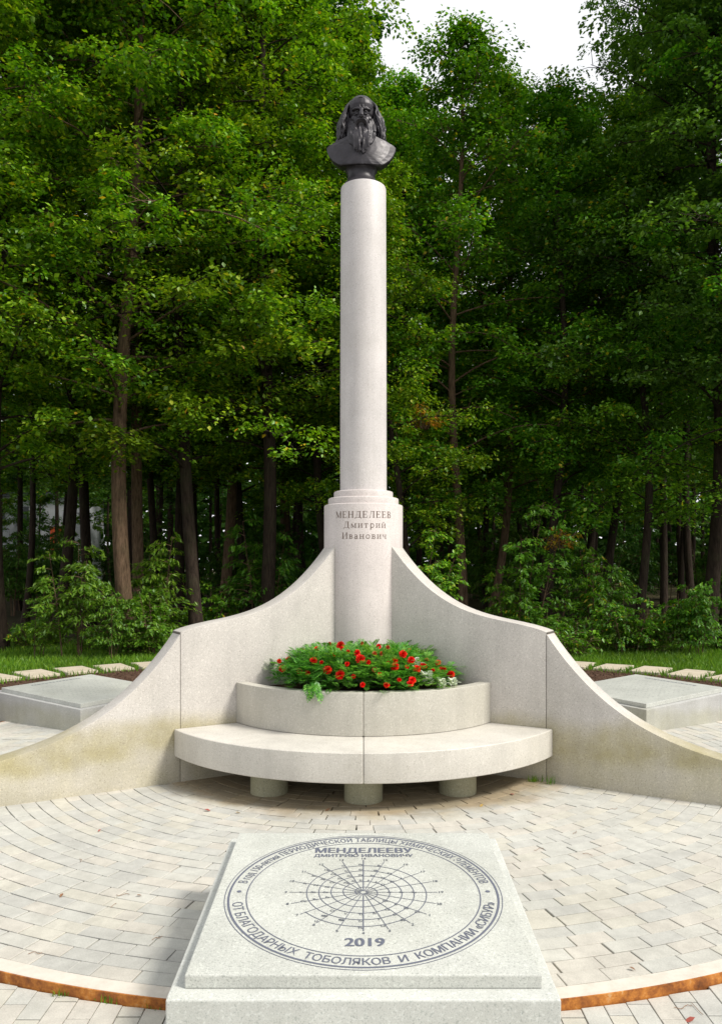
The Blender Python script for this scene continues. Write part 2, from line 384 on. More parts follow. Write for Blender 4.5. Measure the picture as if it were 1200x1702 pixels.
for (x, y, a, a1, ri, ro) in indiv:
    V, Fc = paver_piece(ring_corners(a, a1, ri, ro, x, y), 0)
    o = mobj('paving_stone', np_mesh('paving_stone', V, Fc), M['paver'], plaza)
    o.location = (x, y, random.uniform(-.0025, .001)); o.rotation_euler = (random.gauss(0, .003), random.gauss(0, .003), random.gauss(0, .005))
acc = Acc()
for (x, y, a, a1, ri, ro) in rest:
    V, Fc = paver_piece(ring_corners(a, a1, ri, ro), random.uniform(-.0025, .001)); acc.add(V, Fc)
mobj('paving_stone', acc.mesh('paving_stones'), M['paver'], plaza, kind='stuff')
# outer approach path, stones laid lengthwise towards the monument
path = empty('approach_paving', (0, 0, -STEP), kind='structure')
pp = []; x = -4.4; ci = 0
while x < 4.4:
    wdt = .1; y0 = -10.5 + (ci % 2) * .1 + random.uniform(-.02, .02)
    while y0 < -.3:
        L = .205; xm = x + wdt / 2; ym = y0 + L / 2
        inner = math.hypot(abs(xm) + wdt / 2, max(0, abs(y0 + L)))
        if math.hypot(xm, y0 + L) < CURB1 + .012:
            # cut the stone along the steel edge
            yy = -math.sqrt(max(0, (CURB1 + .013) ** 2 - max(abs(x), abs(x + wdt)) ** 2))
            if yy - y0 > .03 and abs(xm) < CURB1: L = yy - y0
            else: y0 += .205; continue
            last = True
        pp.append((x, y0, x + wdt - .004, y0 + L - random.choice((.004, .004, .007))))
        y0 += .205
    x += wdt; ci += 1
pp = [p for p in pp if not (max(abs(p[0]), abs(p[2])) < PLINTH_HW - .05 and p[3] > PL_N + .1 and p[1] > PL_N)]
vis = [p for p in pp if in_frame((p[0] + p[2]) / 2, p[3], -STEP) and D + p[3] > 3.1 and p[3] < -3.7 and not (abs(p[0]) < .68)]
vis.sort(key=lambda p: p[1]); vs_ = set(map(id, vis[:290]))
acc = Acc()
for p in pp:
    def ycap(xx, yy):
        if abs(xx) < CURB1 + .012 and yy > -(CURB1 + .02) and yy < .1:
            return min(yy, -math.sqrt(max(0, (CURB1 + .013) ** 2 - xx * xx)))
        return yy
    c = [(p[0], p[1]), (p[2], p[1]), (p[2], ycap(p[2], p[3])), (p[0], ycap(p[0], p[3]))]
    if c[2][1] - p[1] < .008 or c[3][1] - p[1] < .008: continue
    if id(p) in vs_:
        mxx, myy = (p[0] + p[2]) / 2, (p[1] + p[3]) / 2
        V, Fc = paver_piece([(a - mxx, b - myy) for a, b in c], 0)
        o = mobj('paving_stone', np_mesh('paving_stone', V, Fc), M['paver'], path); o.location = (mxx, myy, random.uniform(-.002, .001))
        o.rotation_euler = (random.gauss(0, .003), random.gauss(0, .003), random.gauss(0, .005))
    else:
        V, Fc = paver_piece(c, random.uniform(-.002, .001)); acc.add(V, Fc)
mobj('paving_stone', acc.mesh('approach_stones'), M['paver'], path, kind='stuff')
# curb ring and rusty steel edging
curb = empty('curb_ring', kind='structure')
nseg = 26
aw = math.asin(PLINTH_HW / 4.33) + .006
for i in range(nseg):
    a0 = -PI / 2 + aw + (2 * PI - 2 * aw) * i / nseg + .0008; a1 = -PI / 2 + aw + (2 * PI - 2 * aw) * (i + 1) / nseg - .0008
    N = 8; poly = [(CURB0 * math.cos(a0 + (a1 - a0) * j / N), CURB0 * math.sin(a0 + (a1 - a0) * j / N)) for j in range(N + 1)]
    poly += [(CURB1 * math.cos(a1 - (a1 - a0) * j / N), CURB1 * math.sin(a1 - (a1 - a0) * j / N)) for j in range(N + 1)]
    bm = prism_bm(poly, -.1, .002); bevel_sharp(bm, .004, 1, 40)
    bmesh_obj('curb_stone', bm, M['curb'], curb)
def arc_band(r0, r1, z0, z1, a0, a1, seg=200):
    N = seg; poly = [(r0 * math.cos(a0 + (a1 - a0) * j / N), r0 * math.sin(a0 + (a1 - a0) * j / N)) for j in range(N + 1)]
    poly += [(r1 * math.cos(a1 - (a1 - a0) * j / N), r1 * math.sin(a1 - (a1 - a0) * j / N)) for j in range(N + 1)]
    return prism_bm(poly, z0, z1)
for sgn, lab in ((-1, 'rusty orange steel edging strip left of the engraved slab'), (1, 'rusty orange steel edging strip right of the engraved slab')):
    a0 = -PI / 2 + aw if sgn > 0 else PI / 2; a1 = PI / 2 - .001 if sgn > 0 else 3 * PI / 2 - aw
    o = bmesh_obj('steel_edging', arc_band(CURB1 + .0015, CURB1 + .009, -.098, .004, a0, a1), M['rust'])
    setp(o, lab, 'edging', 'rusty steel edging of the round plaza')

# ------------------------------------------------------------------ monument
mon = empty('monument', label='tall pale granite column monument with three curved wing walls and an engraved pedestal', cat='monument')
b = .012
o = bmesh_obj('pedestal', lathe_bm([(RC, 0), (RC, 2.354 - b), (RC - .003, 2.354 - .005), (RC - b, 2.354)], 128), M['granite_pink'], mon); auto_smooth(o)
for r, z0, z1 in ((.333, 2.354, 2.419), (.280, 2.419, 2.483)):
    o = bmesh_obj('pedestal_step', lathe_bm([(r, z0), (r, z1 - b), (r - .003, z1 - .005), (r - b, z1)], 128), M['granite_pink'], mon); auto_smooth(o)
o = bmesh_obj('shaft', lathe_bm([(.2205, 2.483), (.2195, 3.4), (.217, 4.5), (.2145, 5.363 - .016), (.2115, 5.363 - .005), (.2035, 5.363)], 128), M['granite_shaft'], mon); auto_smooth(o)
def wing_panel(prof, ang, s0cap=True):
    """prof in (s,z); wing runs out along direction ang"""
    bm = bmesh.new(); outer = []
    pts = [(prof[0][0], -.1)] + prof + [(prof[-1][0], -.1)]
    sides = []
    for t in (-T, T): sides.append([bm.verts.new((s, t, z)) for s, z in pts])
    n = len(pts); a, b_ = sides
    for i in range(n): bm.faces.new((a[i], a[(i + 1) % n], b_[(i + 1) % n], b_[i]))
    bm.faces.new(a[::-1]); bm.faces.new(b_)
    bevel_sharp(bm, .007, 2, 40)
    bmesh.ops.rotate(bm, verts=bm.verts, cent=(0, 0, 0), matrix=Matrix.Rotation(ang, 3, 'Z')); return bm
for ang in (R(210), R(330), R(90)):
    q1 = [(P1[0][0] - .12, P1[0][1])] + P1; q1[-1] = (SJ - .0014, P1[-1][1]); q2 = [(SJ + .0014, P2[0][1])] + P2[1:]
    auto_smooth(bmesh_obj('wing_panel', wing_panel(q1, ang), M['granite_wing'], mon), 28)
    auto_smooth(bmesh_obj('wing_panel', wing_panel(q2, ang), M['granite_wing'], mon), 28)
    bm = bmesh.new(); bmesh.ops.create_cube(bm, size=1)
    bmesh.ops.scale(bm, vec=(.012, 2 * T - .012, P1[-1][1] + .09), verts=bm.verts); bmesh.ops.translate(bm, vec=(SJ, 0, P1[-1][1] / 2 - .050), verts=bm.verts)
    bmesh.ops.rotate(bm, verts=bm.verts, cent=(0, 0, 0), matrix=Matrix.Rotation(ang, 3, 'Z'))
    bmesh_obj('joint', bm, M['joint'], mon)

# serif stroke letters on the pedestal (unit cap height)
K, t_ = .17, .055     # thick and thin strokes
def ln(x0, y0, x1, y1, w): return [('l', x0, y0, x1, y1, w)]
def arc(cx, cy, rx, ry, a0, a1, w, n=10):
    o = []; p = [(cx + rx * math.cos(R(a0 + (a1 - a0) * i / n)), cy + ry * math.sin(R(a0 + (a1 - a0) * i / n))) for i in range(n + 1)]
    for (x0, y0), (x1, y1) in zip(p, p[1:]): o += ln(x0, y0, x1, y1, w)
    return o
def sf(x, y, w=.26): return ln(x - w / 2, y, x + w / 2, y, t_)
def stem(x, h=1, k=K): return ln(x, 0, x, h, k) + sf(x, .02) + sf(x, h - .02)
LET = {
 'М': (1.0, ln(.12, 0, .12, 1, t_) + sf(.12, .02) + sf(.08, .98, .2) + ln(.12, .98, .5, .05, K) + ln(.5, .05, .85, .98, t_) + stem(.86)),
 'Е': (.72, stem(.15) + ln(.1, .98, .62, .98, t_) + ln(.62, .98, .62, .78, t_) + ln(.15, .52, .48, .52, t_) + ln(.48, .44, .48, .6, t_) + ln(.1, .02, .66, .02, t_) + ln(.66, .02, .66, .24, t_)),
 'Н': (.86, stem(.15) + stem(.7) + ln(.15, .5, .7, .5, t_)),
 'Д': (.92, ln(.22, .03, .38, .97, t_) + ln(.7, 0, .7, .97, K) + ln(.28, .97, .82, .97, t_) + ln(.05, .02, .87, .02, t_) + ln(.05, .02, .05, -.16, t_ + .03) + ln(.87, .02, .87, -.16, t_ + .03)),
 'Л': (.88, ln(.15, .03, .36, .97, t_) + sf(.13, .02, .22) + stem(.7) + ln(.26, .97, .8, .97, t_)),
 'В': (.74, stem(.15) + arc(.3, .76, .24, .22, -90, 90, .11) + arc(.32, .27, .29, .25, -90, 90, .12) + ln(.1, .98, .3, .98, t_) + ln(.15, .53, .32, .53, t_) + ln(.1, .02, .32, .02, t_)),
 'И': (.9, stem(.15) + stem(.73) + ln(.18, .1, .7, .9, t_)),
 'м': (.84, ln(.12, 0, .12, .68, t_) + sf(.12, .02, .2) + ln(.14, .66, .41, .04, .13) + ln(.41, .04, .66, .66, t_) + stem(.69, .68, .13)),
 'и': (.68, stem(.14, .68, .13) + stem(.54, .68, .13) + ln(.16, .1, .52, .58, t_)),
 'й': (.68, stem(.14, .68, .13) + stem(.54, .68, .13) + ln(.16, .1, .52, .58, t_) + arc(.34, .95, .13, .1, 190, 350, .06, 6)),
 'т': (.62, stem(.3, .68, .13) + ln(.06, .66, .54, .66, t_) + ln(.06, .66, .06, .5, t_) + ln(.54, .66, .54, .5, t_)),
 'р': (.66, ln(.14, -.26, .14, .68, .13) + sf(.14, -.26, .24) + arc(.34, .34, .22, .32, -140, 140, .1)),
 'в': (.58, stem(.14, .68, .13) + arc(.28, .5, .17, .16, -90, 90, .1) + arc(.3, .18, .2, .16, -90, 90, .1) + ln(.14, .34, .3, .34, t_) + ln(.1, .66, .28, .66, t_) + ln(.1, .02, .3, .02, t_)),
 'а': (.58, ln(.42, .0, .42, .5, .13) + arc(.26, .5, .16, .16, 0, 160, .08, 6) + arc(.25, .18, .17, .17, 60, 330, .1, 8) + ln(.4, .02, .54, .02, t_)),
 'н': (.68, stem(.14, .68, .13) + stem(.54, .68, .13) + ln(.14, .34, .54, .34, t_)),
 'о': (.68, arc(.33, .34, .24, .32, 0, 360, .1, 14)),
 'ч': (.64, stem(.5, .68, .13) + ln(.13, .66, .13, .42, .13) + sf(.13, .66, .22) + arc(.3, .42, .17, .12, 180, 300, .06, 4) + ln(.36, .31, .5, .36, t_)),
}
def word_quads(word, zb, cap, arc_l, arc_r, rad, bm):
    sp = .16; tot = sum(LET[c][0] + sp for c in word) - sp; sx = (arc_r - arc_l) / tot; x = 0
    for c in word:
        wdt, st = LET[c]
        for _, x0, y0, x1, y1, tw in st:
            p0 = Vector(((x + x0) * sx, y0 * cap)); p1 = Vector(((x + x1) * sx, y1 * cap)); d = p1 - p0
            if d.length < 1e-6: continue
            nrm = Vector((-d.y, d.x)).normalized() * tw * cap / 2; ex = d.normalized() * tw * cap * .12
            vv = []
            for q in (p0 - nrm - ex, p1 - nrm + ex, p1 + nrm + ex, p0 + nrm - ex):
                th = (arc_l + q.x) / rad; vv.append(bm.verts.new((rad * math.sin(th), -rad * math.cos(th), zb + q.y)))
            bm.faces.new(vv)
        x += wdt + sp
for word, zb, cap, l, r in (('МЕНДЕЛЕЕВ', 2.219, .058, -.275, .278), ('Дмитрий', 2.128, .056, -.190, .215), ('Иванович', 2.028, .056, -.205, .222)):
    bm = bmesh.new(); word_quads(word, zb, cap, l, r, RC + .0012, bm)
    bmesh_obj('inscription', bm, M['engraving'], mon)

# ------------------------------------------------------------------ bench and planter
def phimax(r):
    s = math.sqrt(r * r - T * T); X, Y = s * C30 - T * S30, -s * S30 - T * C30
    return math.atan2(X, -Y) - .002 / r
def sector_piece(r0, r1, z0, z1, side, gap=.0015, N=40, bev=.012):
    """half of the sector between the wings on one side of the centre joint"""
    pts = []
    for j in range(N + 1):
        f0 = gap / r1; a = f0 + (phimax(r1) - f0) * j / N; pts.append((side * r1 * math.sin(a), -r1 * math.cos(a)))
    for j in range(N + 1):
        f0 = gap / r0; a = phimax(r0) - (phimax(r0) - f0) * j / N; pts.append((side * r0 * math.sin(a), -r0 * math.cos(a)))
    bm = prism_bm(pts, z0, z1); bevel_sharp(bm, bev, 3, 45); return bm
bench = empty('curved_bench', (0, 0, 0), label='curved granite bench with a thick two-piece seat on round legs, set between the wing walls', cat='bench')
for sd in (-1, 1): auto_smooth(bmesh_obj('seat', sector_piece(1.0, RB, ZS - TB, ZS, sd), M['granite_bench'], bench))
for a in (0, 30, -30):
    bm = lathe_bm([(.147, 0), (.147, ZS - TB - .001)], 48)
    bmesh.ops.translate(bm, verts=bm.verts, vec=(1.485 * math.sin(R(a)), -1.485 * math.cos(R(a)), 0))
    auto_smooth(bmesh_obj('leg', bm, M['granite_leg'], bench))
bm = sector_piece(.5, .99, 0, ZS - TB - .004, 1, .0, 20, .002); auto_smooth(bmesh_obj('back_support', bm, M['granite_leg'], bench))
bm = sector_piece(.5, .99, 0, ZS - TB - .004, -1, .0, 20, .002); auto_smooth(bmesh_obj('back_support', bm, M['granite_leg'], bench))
planter = empty('flower_planter', (0, 0, 0), label='curved low granite planter wall on the back of the bench, filled with flowers', cat='planter')
for sd in (-1, 1): auto_smooth(bmesh_obj('planter_wall', sector_piece(RP - .10, RP, ZS + .002, ZP, sd, bev=.008), M['granite_planter'], planter))
bm = sector_piece(.45, RP - .103, ZS + .003, ZP - .05, 1, 0, 20, .001); bmesh_obj('planting_soil', bm, M['soil'], planter)
bm = sector_piece(.45, RP - .103, ZS + .003, ZP - .05, -1, 0, 20, .001); bmesh_obj('planting_soil', bm, M['soil'], planter)

# ------------------------------------------------------------------ engraved slabs
def box_tilt(x0, x1, y0, y1, z0a, z0b, z1a, z1b, bev):
    """box from y0 to y1, bottom z0a..z0b and top z1a..z1b"""
    bm = bmesh.new(); v = []
    for y, zb, zt in ((y0, z0a, z1a), (y1, z0b, z1b)):
        for x in (x0, x1):
            v.append(bm.verts.new((x, y, zb))); v.append(bm.verts.new((x, y, zt)))
    a, b, c, d, e, f, g_, h = v   # a: x0y0 bottom b: x0y0 top c: x1y0 bottom d: x1y0 top e: x0y1b f: x0y1t g: x1y1b h: x1y1t
    for q in ((a, c, d, b), (c, g_, h, d), (g_, e, f, h), (e, a, b, f), (b, d, h, f), (a, e, g_, c)): bm.faces.new(q)
    bevel_sharp(bm, bev, 2); return bm
HS = .652; SN, SF = 2.92 - D, 4.205 - D
slab = empty('engraved_slab', (0, 0, 0), label='front square granite slab with a round engraved emblem, year 2019 and lettering, on a plinth', cat='memorial slab')
slope = (.335 - .245) / (PL_F - PL_N)
bmesh_obj('plinth', box_tilt(-PLINTH_HW, PLINTH_HW, PL_N, PL_F, -.10, -.10, .2435, .3335, .006), M['granite_plinth'], slab)
zn0 = .2435 + slope * (SN - PL_N) + .001; zf0 = .2435 + slope * (SF - PL_N) + .001
ZN, ZF = .298, .386
bmesh_obj('slab', box_tilt(-HS, HS, SN, SF, zn0, zf0, ZN, ZF, .005), M['granite_slab'], slab)
# local frame of the slab top: u to the right, v towards the column
Ls = math.hypot(SF - SN, ZF - ZN); tilt = math.atan2(ZF - ZN, SF - SN)
face = Matrix.Translation(((0), (SN + SF) / 2, (ZN + ZF) / 2)) @ Matrix.Rotation(tilt, 4, 'X') @ Matrix.Translation((0, -.004, .0012))

_gl = {}
def glyph(ch, bold):
    if (ch, bold) in _gl: return _gl[(ch, bold)]
    def ev(s):
        cu = bpy.data.curves.new('t', 'FONT'); cu.body = s; cu.size = 1; cu.offset = bold; cu.resolution_u = 3
        ob = bpy.data.objects.new('t', cu); col.objects.link(ob)
        dg = bpy.context.evaluated_depsgraph_get(); me = bpy.data.meshes.new_from_object(ob.evaluated_get(dg))
        vs2 = [v.co.copy() for v in me.vertices]; fs = [tuple(p.vertices) for p in me.polygons]
        bpy.data.objects.remove(ob); bpy.data.curves.remove(cu); bpy.data.meshes.remove(me); return vs2, fs
    vs2, fs = ev(ch) if ch != ' ' else ([], [])
    v1, _ = ev('I' + ch + 'I'); v0, _ = ev('II')
    adv = max(v.x for v in v1) - max(v.x for v in v0)
    _gl[(ch, bold)] = (vs2, fs, adv); return _gl[(ch, bold)]
CAP = .729
def straight_text(bm, s, cx, cy, height, width=None, bold=.0, rot=0, mid=False):
    nb = 3 if bold > .012 else (2 if bold > 0 else 1)
    for q in range(nb):
        n0 = len(bm.verts); st_text(bm, s, cx + (q - (nb - 1) / 2) * bold * .075, cy + (q % 2) * bold * .02, height, width, 0.0, rot, mid)
        bm.verts.ensure_lookup_table()
        for v in bm.verts[n0:]: v.co.z += q * .0003
def st_text(bm, s, cx, cy, height, width=None, bold=.0, rot=0, mid=False):
    adv = [glyph(c, bold)[2] for c in s]; sc = height / CAP; sxx = sc if width is None else width / sum(adv)
    x = -sum(adv) * sxx / 2; ca, sa = math.cos(rot), math.sin(rot)
    for c, a in zip(s, adv):
        vs2, fs, _ = glyph(c, bold)
        vv = []
        for v in vs2:
            px, py = x + v.x * sxx, v.y * sc - (height / 2 if mid else 0); vv.append(bm.verts.new((cx + px * ca - py * sa, cy + px * sa + py * ca, 0)))
        for f in fs:
            try: bm.faces.new([vv[i] for i in f])
            except ValueError: pass
        x += a * sxx
def arc_text(bm, s, cx, cy, rad, a_start, a_end, height, bold, inward=False):
    for q in range(2):
        n0 = len(bm.verts); a_text(bm, s, cx, cy, rad, a_start + (q - .5) * .17, a_end + (q - .5) * .17, height, 0.0, inward)
        bm.verts.ensure_lookup_table()
        for v in bm.verts[n0:]: v.co.z += q * .0003
def a_text(bm, s, cx, cy, rad, a_start, a_end, height, bold, inward=False):
    """a in degrees; top text runs clockwise (a_start>a_end); bottom text runs counter-clockwise"""
    adv = [glyph(c, bold)[2] for c in s]; tot = sum(adv); sc = height / CAP
    run = 0; span = R(a_end - a_start)
    sx_ = abs(span) * rad / tot
    for c, a in zip(s, adv):
        am = R(a_start) + span * (run + a / 2) / tot; vs2, fs, _ = glyph(c, bold); vv = []
        rot = am - PI / 2 if not inward else am + PI / 2
        ux, uy = math.cos(rot), math.sin(rot)
        bx, by = cx + rad * math.cos(am), cy + rad * math.sin(am)
        sxx = min(sx_, sc * 1.25)
        for v in vs2:
            px, py = (v.x - a / 2) * sxx, v.y * sc
            vv.append(bm.verts.new((bx + px * ux - py * uy, by + px * uy + py * ux, 0)))
        for f in fs:
            try: bm.faces.new([vv[i] for i in f])
            except ValueError: pass
        run += a
def ring_flat(bm, cx, cy, r, w, n=160):
    a = [bm.verts.new((cx + (r - w / 2) * math.cos(2 * PI * i / n), cy + (r - w / 2) * math.sin(2 * PI * i / n), 0)) for i in range(n)]
    b = [bm.verts.new((cx + (r + w / 2) * math.cos(2 * PI * i / n), cy + (r + w / 2) * math.sin(2 * PI * i / n), 0)) for i in range(n)]
    for i in range(n): bm.faces.new((a[i], b[i], b[(i + 1) % n], a[(i + 1) % n]))
def seg_flat(bm, x0, y0, x1, y1, w, z=0):
    d = Vector((x1 - x0, y1 - y0)); n = Vector((-d.y, d.x)).normalized() * w / 2
    bm.faces.new([bm.verts.new((px, py, z)) for px, py in ((x0 - n.x, y0 - n.y), (x1 - n.x, y1 - n.y), (x1 + n.x, y1 + n.y), (x0 + n.x, y0 + n.y))])
def place_flat(bm, name, mat, zoff=0.0):
    bm.transform(Matrix.Translation((0, 0, zoff))); bm.transform(face)
    for f in bm.faces:
        if f.normal.z < 0: f.normal_flip()
    return bmesh_obj(name, bm, mat, slab)
bm = bmesh.new()
ring_flat(bm, 0, 0, .609, .0035); ring_flat(bm, 0, 0, .592, .0095); ring_flat(bm, 0, 0, .515, .0050)
place_flat(bm, 'emblem_ring', M['inlay'])
bm = bmesh.new()
arc_text(bm, 'В год 150-летия ПЕРИОДИЧЕСКОЙ ТАБЛИЦЫ ХИМИЧЕСКИХ ЭЛЕМЕНТОВ', 0, 0, .533, 172, 8, .044, .003)
arc_text(bm, 'ОТ БЛАГОДАРНЫХ  ТОБОЛЯКОВ  И  КОМПАНИИ «СИБУР»', 0, 0, .575, 190, 350, .045, .003, True)
place_flat(bm, 'ring_lettering', M['inlay'])
bm = bmesh.new()
for sx in (-1, 1):
    vv = [bm.verts.new((sx * .552 + .0105 * math.cos(2 * PI * i / 16), .0105 * math.sin(2 * PI * i / 16), 0)) for i in range(16)]; bm.faces.new(vv)
place_flat(bm, 'emblem_dot', M['inlay'])
bm = bmesh.new()
straight_text(bm, 'МЕНДЕЛЕЕВУ', 0, .402, .056, .485, .040)
straight_text(bm, 'ДМИТРИЮ ИВАНОВИЧУ', 0, .354, .032, .485, .018)
straight_text(bm, '2019', .005, -.447, .062, .160, .040)
place_flat(bm, 'title_lettering', M['inlay'])
# spiral chart
bm = bmesh.new(); CX, CY = 0.0, -.008
def spiral_r(deg): return .300 - .0540 * (deg - 215) / 360
deg = 215.0; prev = None
while spiral_r(deg) > .03:
    r = spiral_r(deg); p = (CX + r * math.cos(R(deg)), CY + r * math.sin(R(deg)))
    if prev: seg_flat(bm, *prev, *p, .0040, .0)
    prev = p; deg += 5
place_flat(bm, 'chart_spiral', M['inlay'], .0002)
bm = bmesh.new()
for k in range(20):
    a = R(18 * k); major = k in (5, 15)
    seg_flat(bm, CX + .012 * math.cos(a), CY + .012 * math.sin(a), CX + .328 * math.cos(a), CY + .328 * math.sin(a), .0046 if major else .0030)
place_flat(bm, 'chart_spokes', M['inlay'], .0006)
bm = bmesh.new()
for n_ in range(1, 21):
    a = R(90 - (n_ - 14) * 18); straight_text(bm, str(n_), CX + .343 * math.cos(a), CY + .343 * math.sin(a), .018, None, .010, mid=True)
outer_t = {6: 'U', 4: 'Th'}
turns = [ {14: 'Pb', 13: 'Tl', 12: 'Hg', 11: 'Au', 10: 'Pt', 9: 'Ir', 8: 'Os', 6: 'W', 5: 'Ta', 15: 'Bi', 3: 'La', 2: 'Ba', 1: 'Cs'},
          {14: 'Sn', 13: 'In', 12: 'Cd', 11: 'Ag', 10: 'Pd', 9: 'Rh', 8: 'Ru', 6: 'Mo', 5: 'Nb', 4: 'Zr', 3: 'Y', 2: 'Sr', 1: 'Rb', 15: 'Sb', 16: 'Te', 17: 'I', 19: 'Xe'},
          {14: 'Ge', 13: 'Ga', 12: 'Zn', 11: 'Cu', 10: 'Ni', 9: 'Co', 8: 'Fe', 6: 'Cr', 5: 'V', 4: 'Ti', 3: 'Sc', 2: 'Ca', 1: 'K', 15: 'As', 16: 'Se', 17: 'Br', 19: 'Kr'},
          {14: 'Si', 13: 'Al', 12: 'Mg', 1: 'Na', 15: 'P', 16: 'S', 17: 'Cl', 19: 'Ar'} ]
def sym(n_, s, lv):
    a_d = (90 - (n_ - 14) * 18) % 360
    while a_d < 215: a_d += 360
    r = spiral_r(a_d + 360 * lv) + .012; a = R(a_d)
    straight_text(bm, s, CX + r * math.cos(a) - .012, CY + r * math.sin(a), .015, None, .01, mid=True)
for n_, s in outer_t.items(): sym(n_, s, 0)
for lv, tt in enumerate(turns):
    for n_, s in tt.items():
        off = 1 if (90 - (n_ - 14) * 18) % 360 >= 215 and lv == 0 and n_ in (6, 5) else 0
        sym(n_, s, lv + off)
place_flat(bm, 'chart_lettering', M['inlay_fine'], .001)

# side slabs behind the wings, lifted at their outer end
def side_slab(rot, label):
    r = empty('engraved_slab', (0, 0, 0), rot, label=label, cat='memorial slab', group='granite slabs round the monument')
    i0, i1 = -3.07, -4.55
    bmesh_obj('plinth', box_tilt(-.705, .705, i1, i0, -.1, -.1, .325, .243, .006), M['granite_side'], r)
    s0, s1 = -3.13, -4.46
    zt = lambda y: .243 + (.325 - .243) * (i0 - y) / (i0 - i1)
    bmesh_obj('slab', box_tilt(-.652, .652, s1, s0, zt(s1) + .001, zt(s0) + .001, zt(s1) + .047, zt(s0) + .047, .005), M['granite_slab'], r)
    tl = math.atan2(zt(s0) - zt(s1), s0 - s1)
    fm = Matrix.Translation((0, (s0 + s1) / 2, (zt(s0) + zt(s1)) / 2 + .0485)) @ Matrix.Rotation(tl, 4, 'X')
    bm = bmesh.new(); rr = random.Random(int(rot * 10)); x = -.36
    while x < .36:                                  # title line: illegible dashes of engraving
        wd = rr.uniform(.02, .05); seg_flat(bm, x, -.53, x + wd, -.53, .022); x += wd + .012
    bm.transform(fm); bmesh_obj('title_line', bm, M['inlay'], r)
    bm = bmesh.new()
    for j in range(10):
        for i in range(16):
            if rr.random() < .8:
                cx, cy = -.45 + i * .06, -.36 + j * .085
                seg_flat(bm, cx - .012, cy, cx + rr.uniform(.004, .016), cy, .010)
    bm.transform(fm); bmesh_obj('fine_engraving', bm, mat_fine, r)
mat_fine = mat_simple('faint_engraving', (.30, .33, .32), .6)
side_slab(R(240), 'engraved granite slab on a low plinth behind the left wing wall')
side_slab(R(120), 'engraved granite slab on a low plinth behind the right wing wall')

# ------------------------------------------------------------------ stepping stones
def stone_mesh():
    bm = bmesh.new(); bmesh.ops.create_cube(bm, size=1); bmesh.ops.scale(bm, vec=(.76, .5, .06), verts=bm.verts)
    bmesh.ops.bevel(bm, geom=list(bm.edges), offset=.008, segments=1, affect='EDGES')
    me = bpy.data.meshes.new('stepping_stone'); bm.to_mesh(me); bm.free(); me.materials.append(M['stone_tile']); return me
stm = stone_mesh()
ordw = ['first', 'second', 'third', 'fourth', 'fifth', 'sixth', 'seventh']
for side in (-1, 1):
    for i, ad in enumerate((144.3, 139.3, 134.4, 129.5, 124.6, 119.7)):
        a = R(ad if side < 0 else 180 - ad); r = 7.63
        o = mobj('stepping_stone', stm); o.location = (r * math.cos(a), r * math.sin(a), -.008 + random.uniform(-.006, .006))
        o.rotation_euler = (random.gauss(0, .008), random.gauss(0, .008), a + random.gauss(0, .015))
        setp(o, '%s beige stepping stone from the %s picture edge, in grass behind the %s slab' % (ordw[i], 'left' if side < 0 else 'right', 'left' if side < 0 else 'right'), 'stepping stone', 'square stepping stones ringing the monument')

# ------------------------------------------------------------------ grass
def grass(name, n, area, hmin, hmax, mat, z=-.03, wdt=.006):
    P = np.array([area() for _ in range(n)]); a = rng.uniform(0, 2 * PI, n); h = rng.uniform(hmin, hmax, n); lean = rng.uniform(0, .7, n) * h; la = rng.uniform(0, 2 * PI, n)
    zz = np.full(n, z); B = np.c_[P, zz]; dx = np.c_[np.cos(a), np.sin(a), np.zeros(n)] * wdt
    tip = B + np.c_[np.cos(la) * lean, np.sin(la) * lean, h]; midp = B + np.c_[np.cos(la) * lean * .3, np.sin(la) * lean * .3, h * .6]
    V = np.stack([B - dx, B + dx, midp + dx * .8, tip, midp - dx * .8], 1).reshape(-1, 3)
    i = np.arange(n)[:, None] * 5
    me = bpy.data.meshes.new(name); Fc = (i + np.arange(5)[None, :])
    return mobj(name, np_mesh(name, V, Fc), mat, kind='stuff')
def verge():
    while True:
        s = random.choice((-1, 1)); a = R(random.uniform(97, 152)); r = 7.0 + 5.5 * random.random() ** 1.3
        x, y = s * r * math.cos(a) * -1, r * math.sin(a)
        # keep the stones clear
        if 7.22 < r < 8.04:
            ok = True; ad = math.degrees(a)
            for q in (144.3, 139.3, 134.4, 129.5, 124.6, 119.7):
                if abs(ad - q) < 2.2: ok = False
            if not ok: continue
        if r < 7.3 and random.random() < .8: continue
        return (x, y)
o = grass('grass', 75000, verge, .04, .14, M['grass']); setp(o, 'bright green grass verge between the stepping stones and the forest edge', 'grass')
# ------------------------------------------------------------------ trees
def leaf_batch(P, dirs, nrm, L, Wd, six=False):
    """kite leaves; P centres (n,3); dirs unit (n,3); nrm unit; L (n,), Wd (n,)"""
    side = np.cross(dirs, nrm); side /= np.linalg.norm(side, axis=1)[:, None] + 1e-9
    L = L[:, None]; Wd = Wd[:, None]
    V = np.stack([P - dirs * L * .5, P - dirs * L * .05 + side * Wd * .5 + nrm * L * .06, P + dirs * L * .5, P - dirs * L * .05 - side * Wd * .5 + nrm * L * .06], 1)
    Fc = np.arange(len(P) * 4).reshape(-1, 4); return V.reshape(-1, 3), Fc
def rand_frames(n, out_az, tilt_sd, droop):
    az = out_az; el = -droop + rng.normal(0, .35, n)
    d = np.c_[np.cos(az) * np.cos(el), np.sin(az) * np.cos(el), np.sin(el)]
    up = np.c_[rng.normal(0, tilt_sd, n), rng.normal(0, tilt_sd, n), np.ones(n)]
    up -= (up * d).sum(1)[:, None] * d; up /= np.linalg.norm(up, axis=1)[:, None]
    return d, up
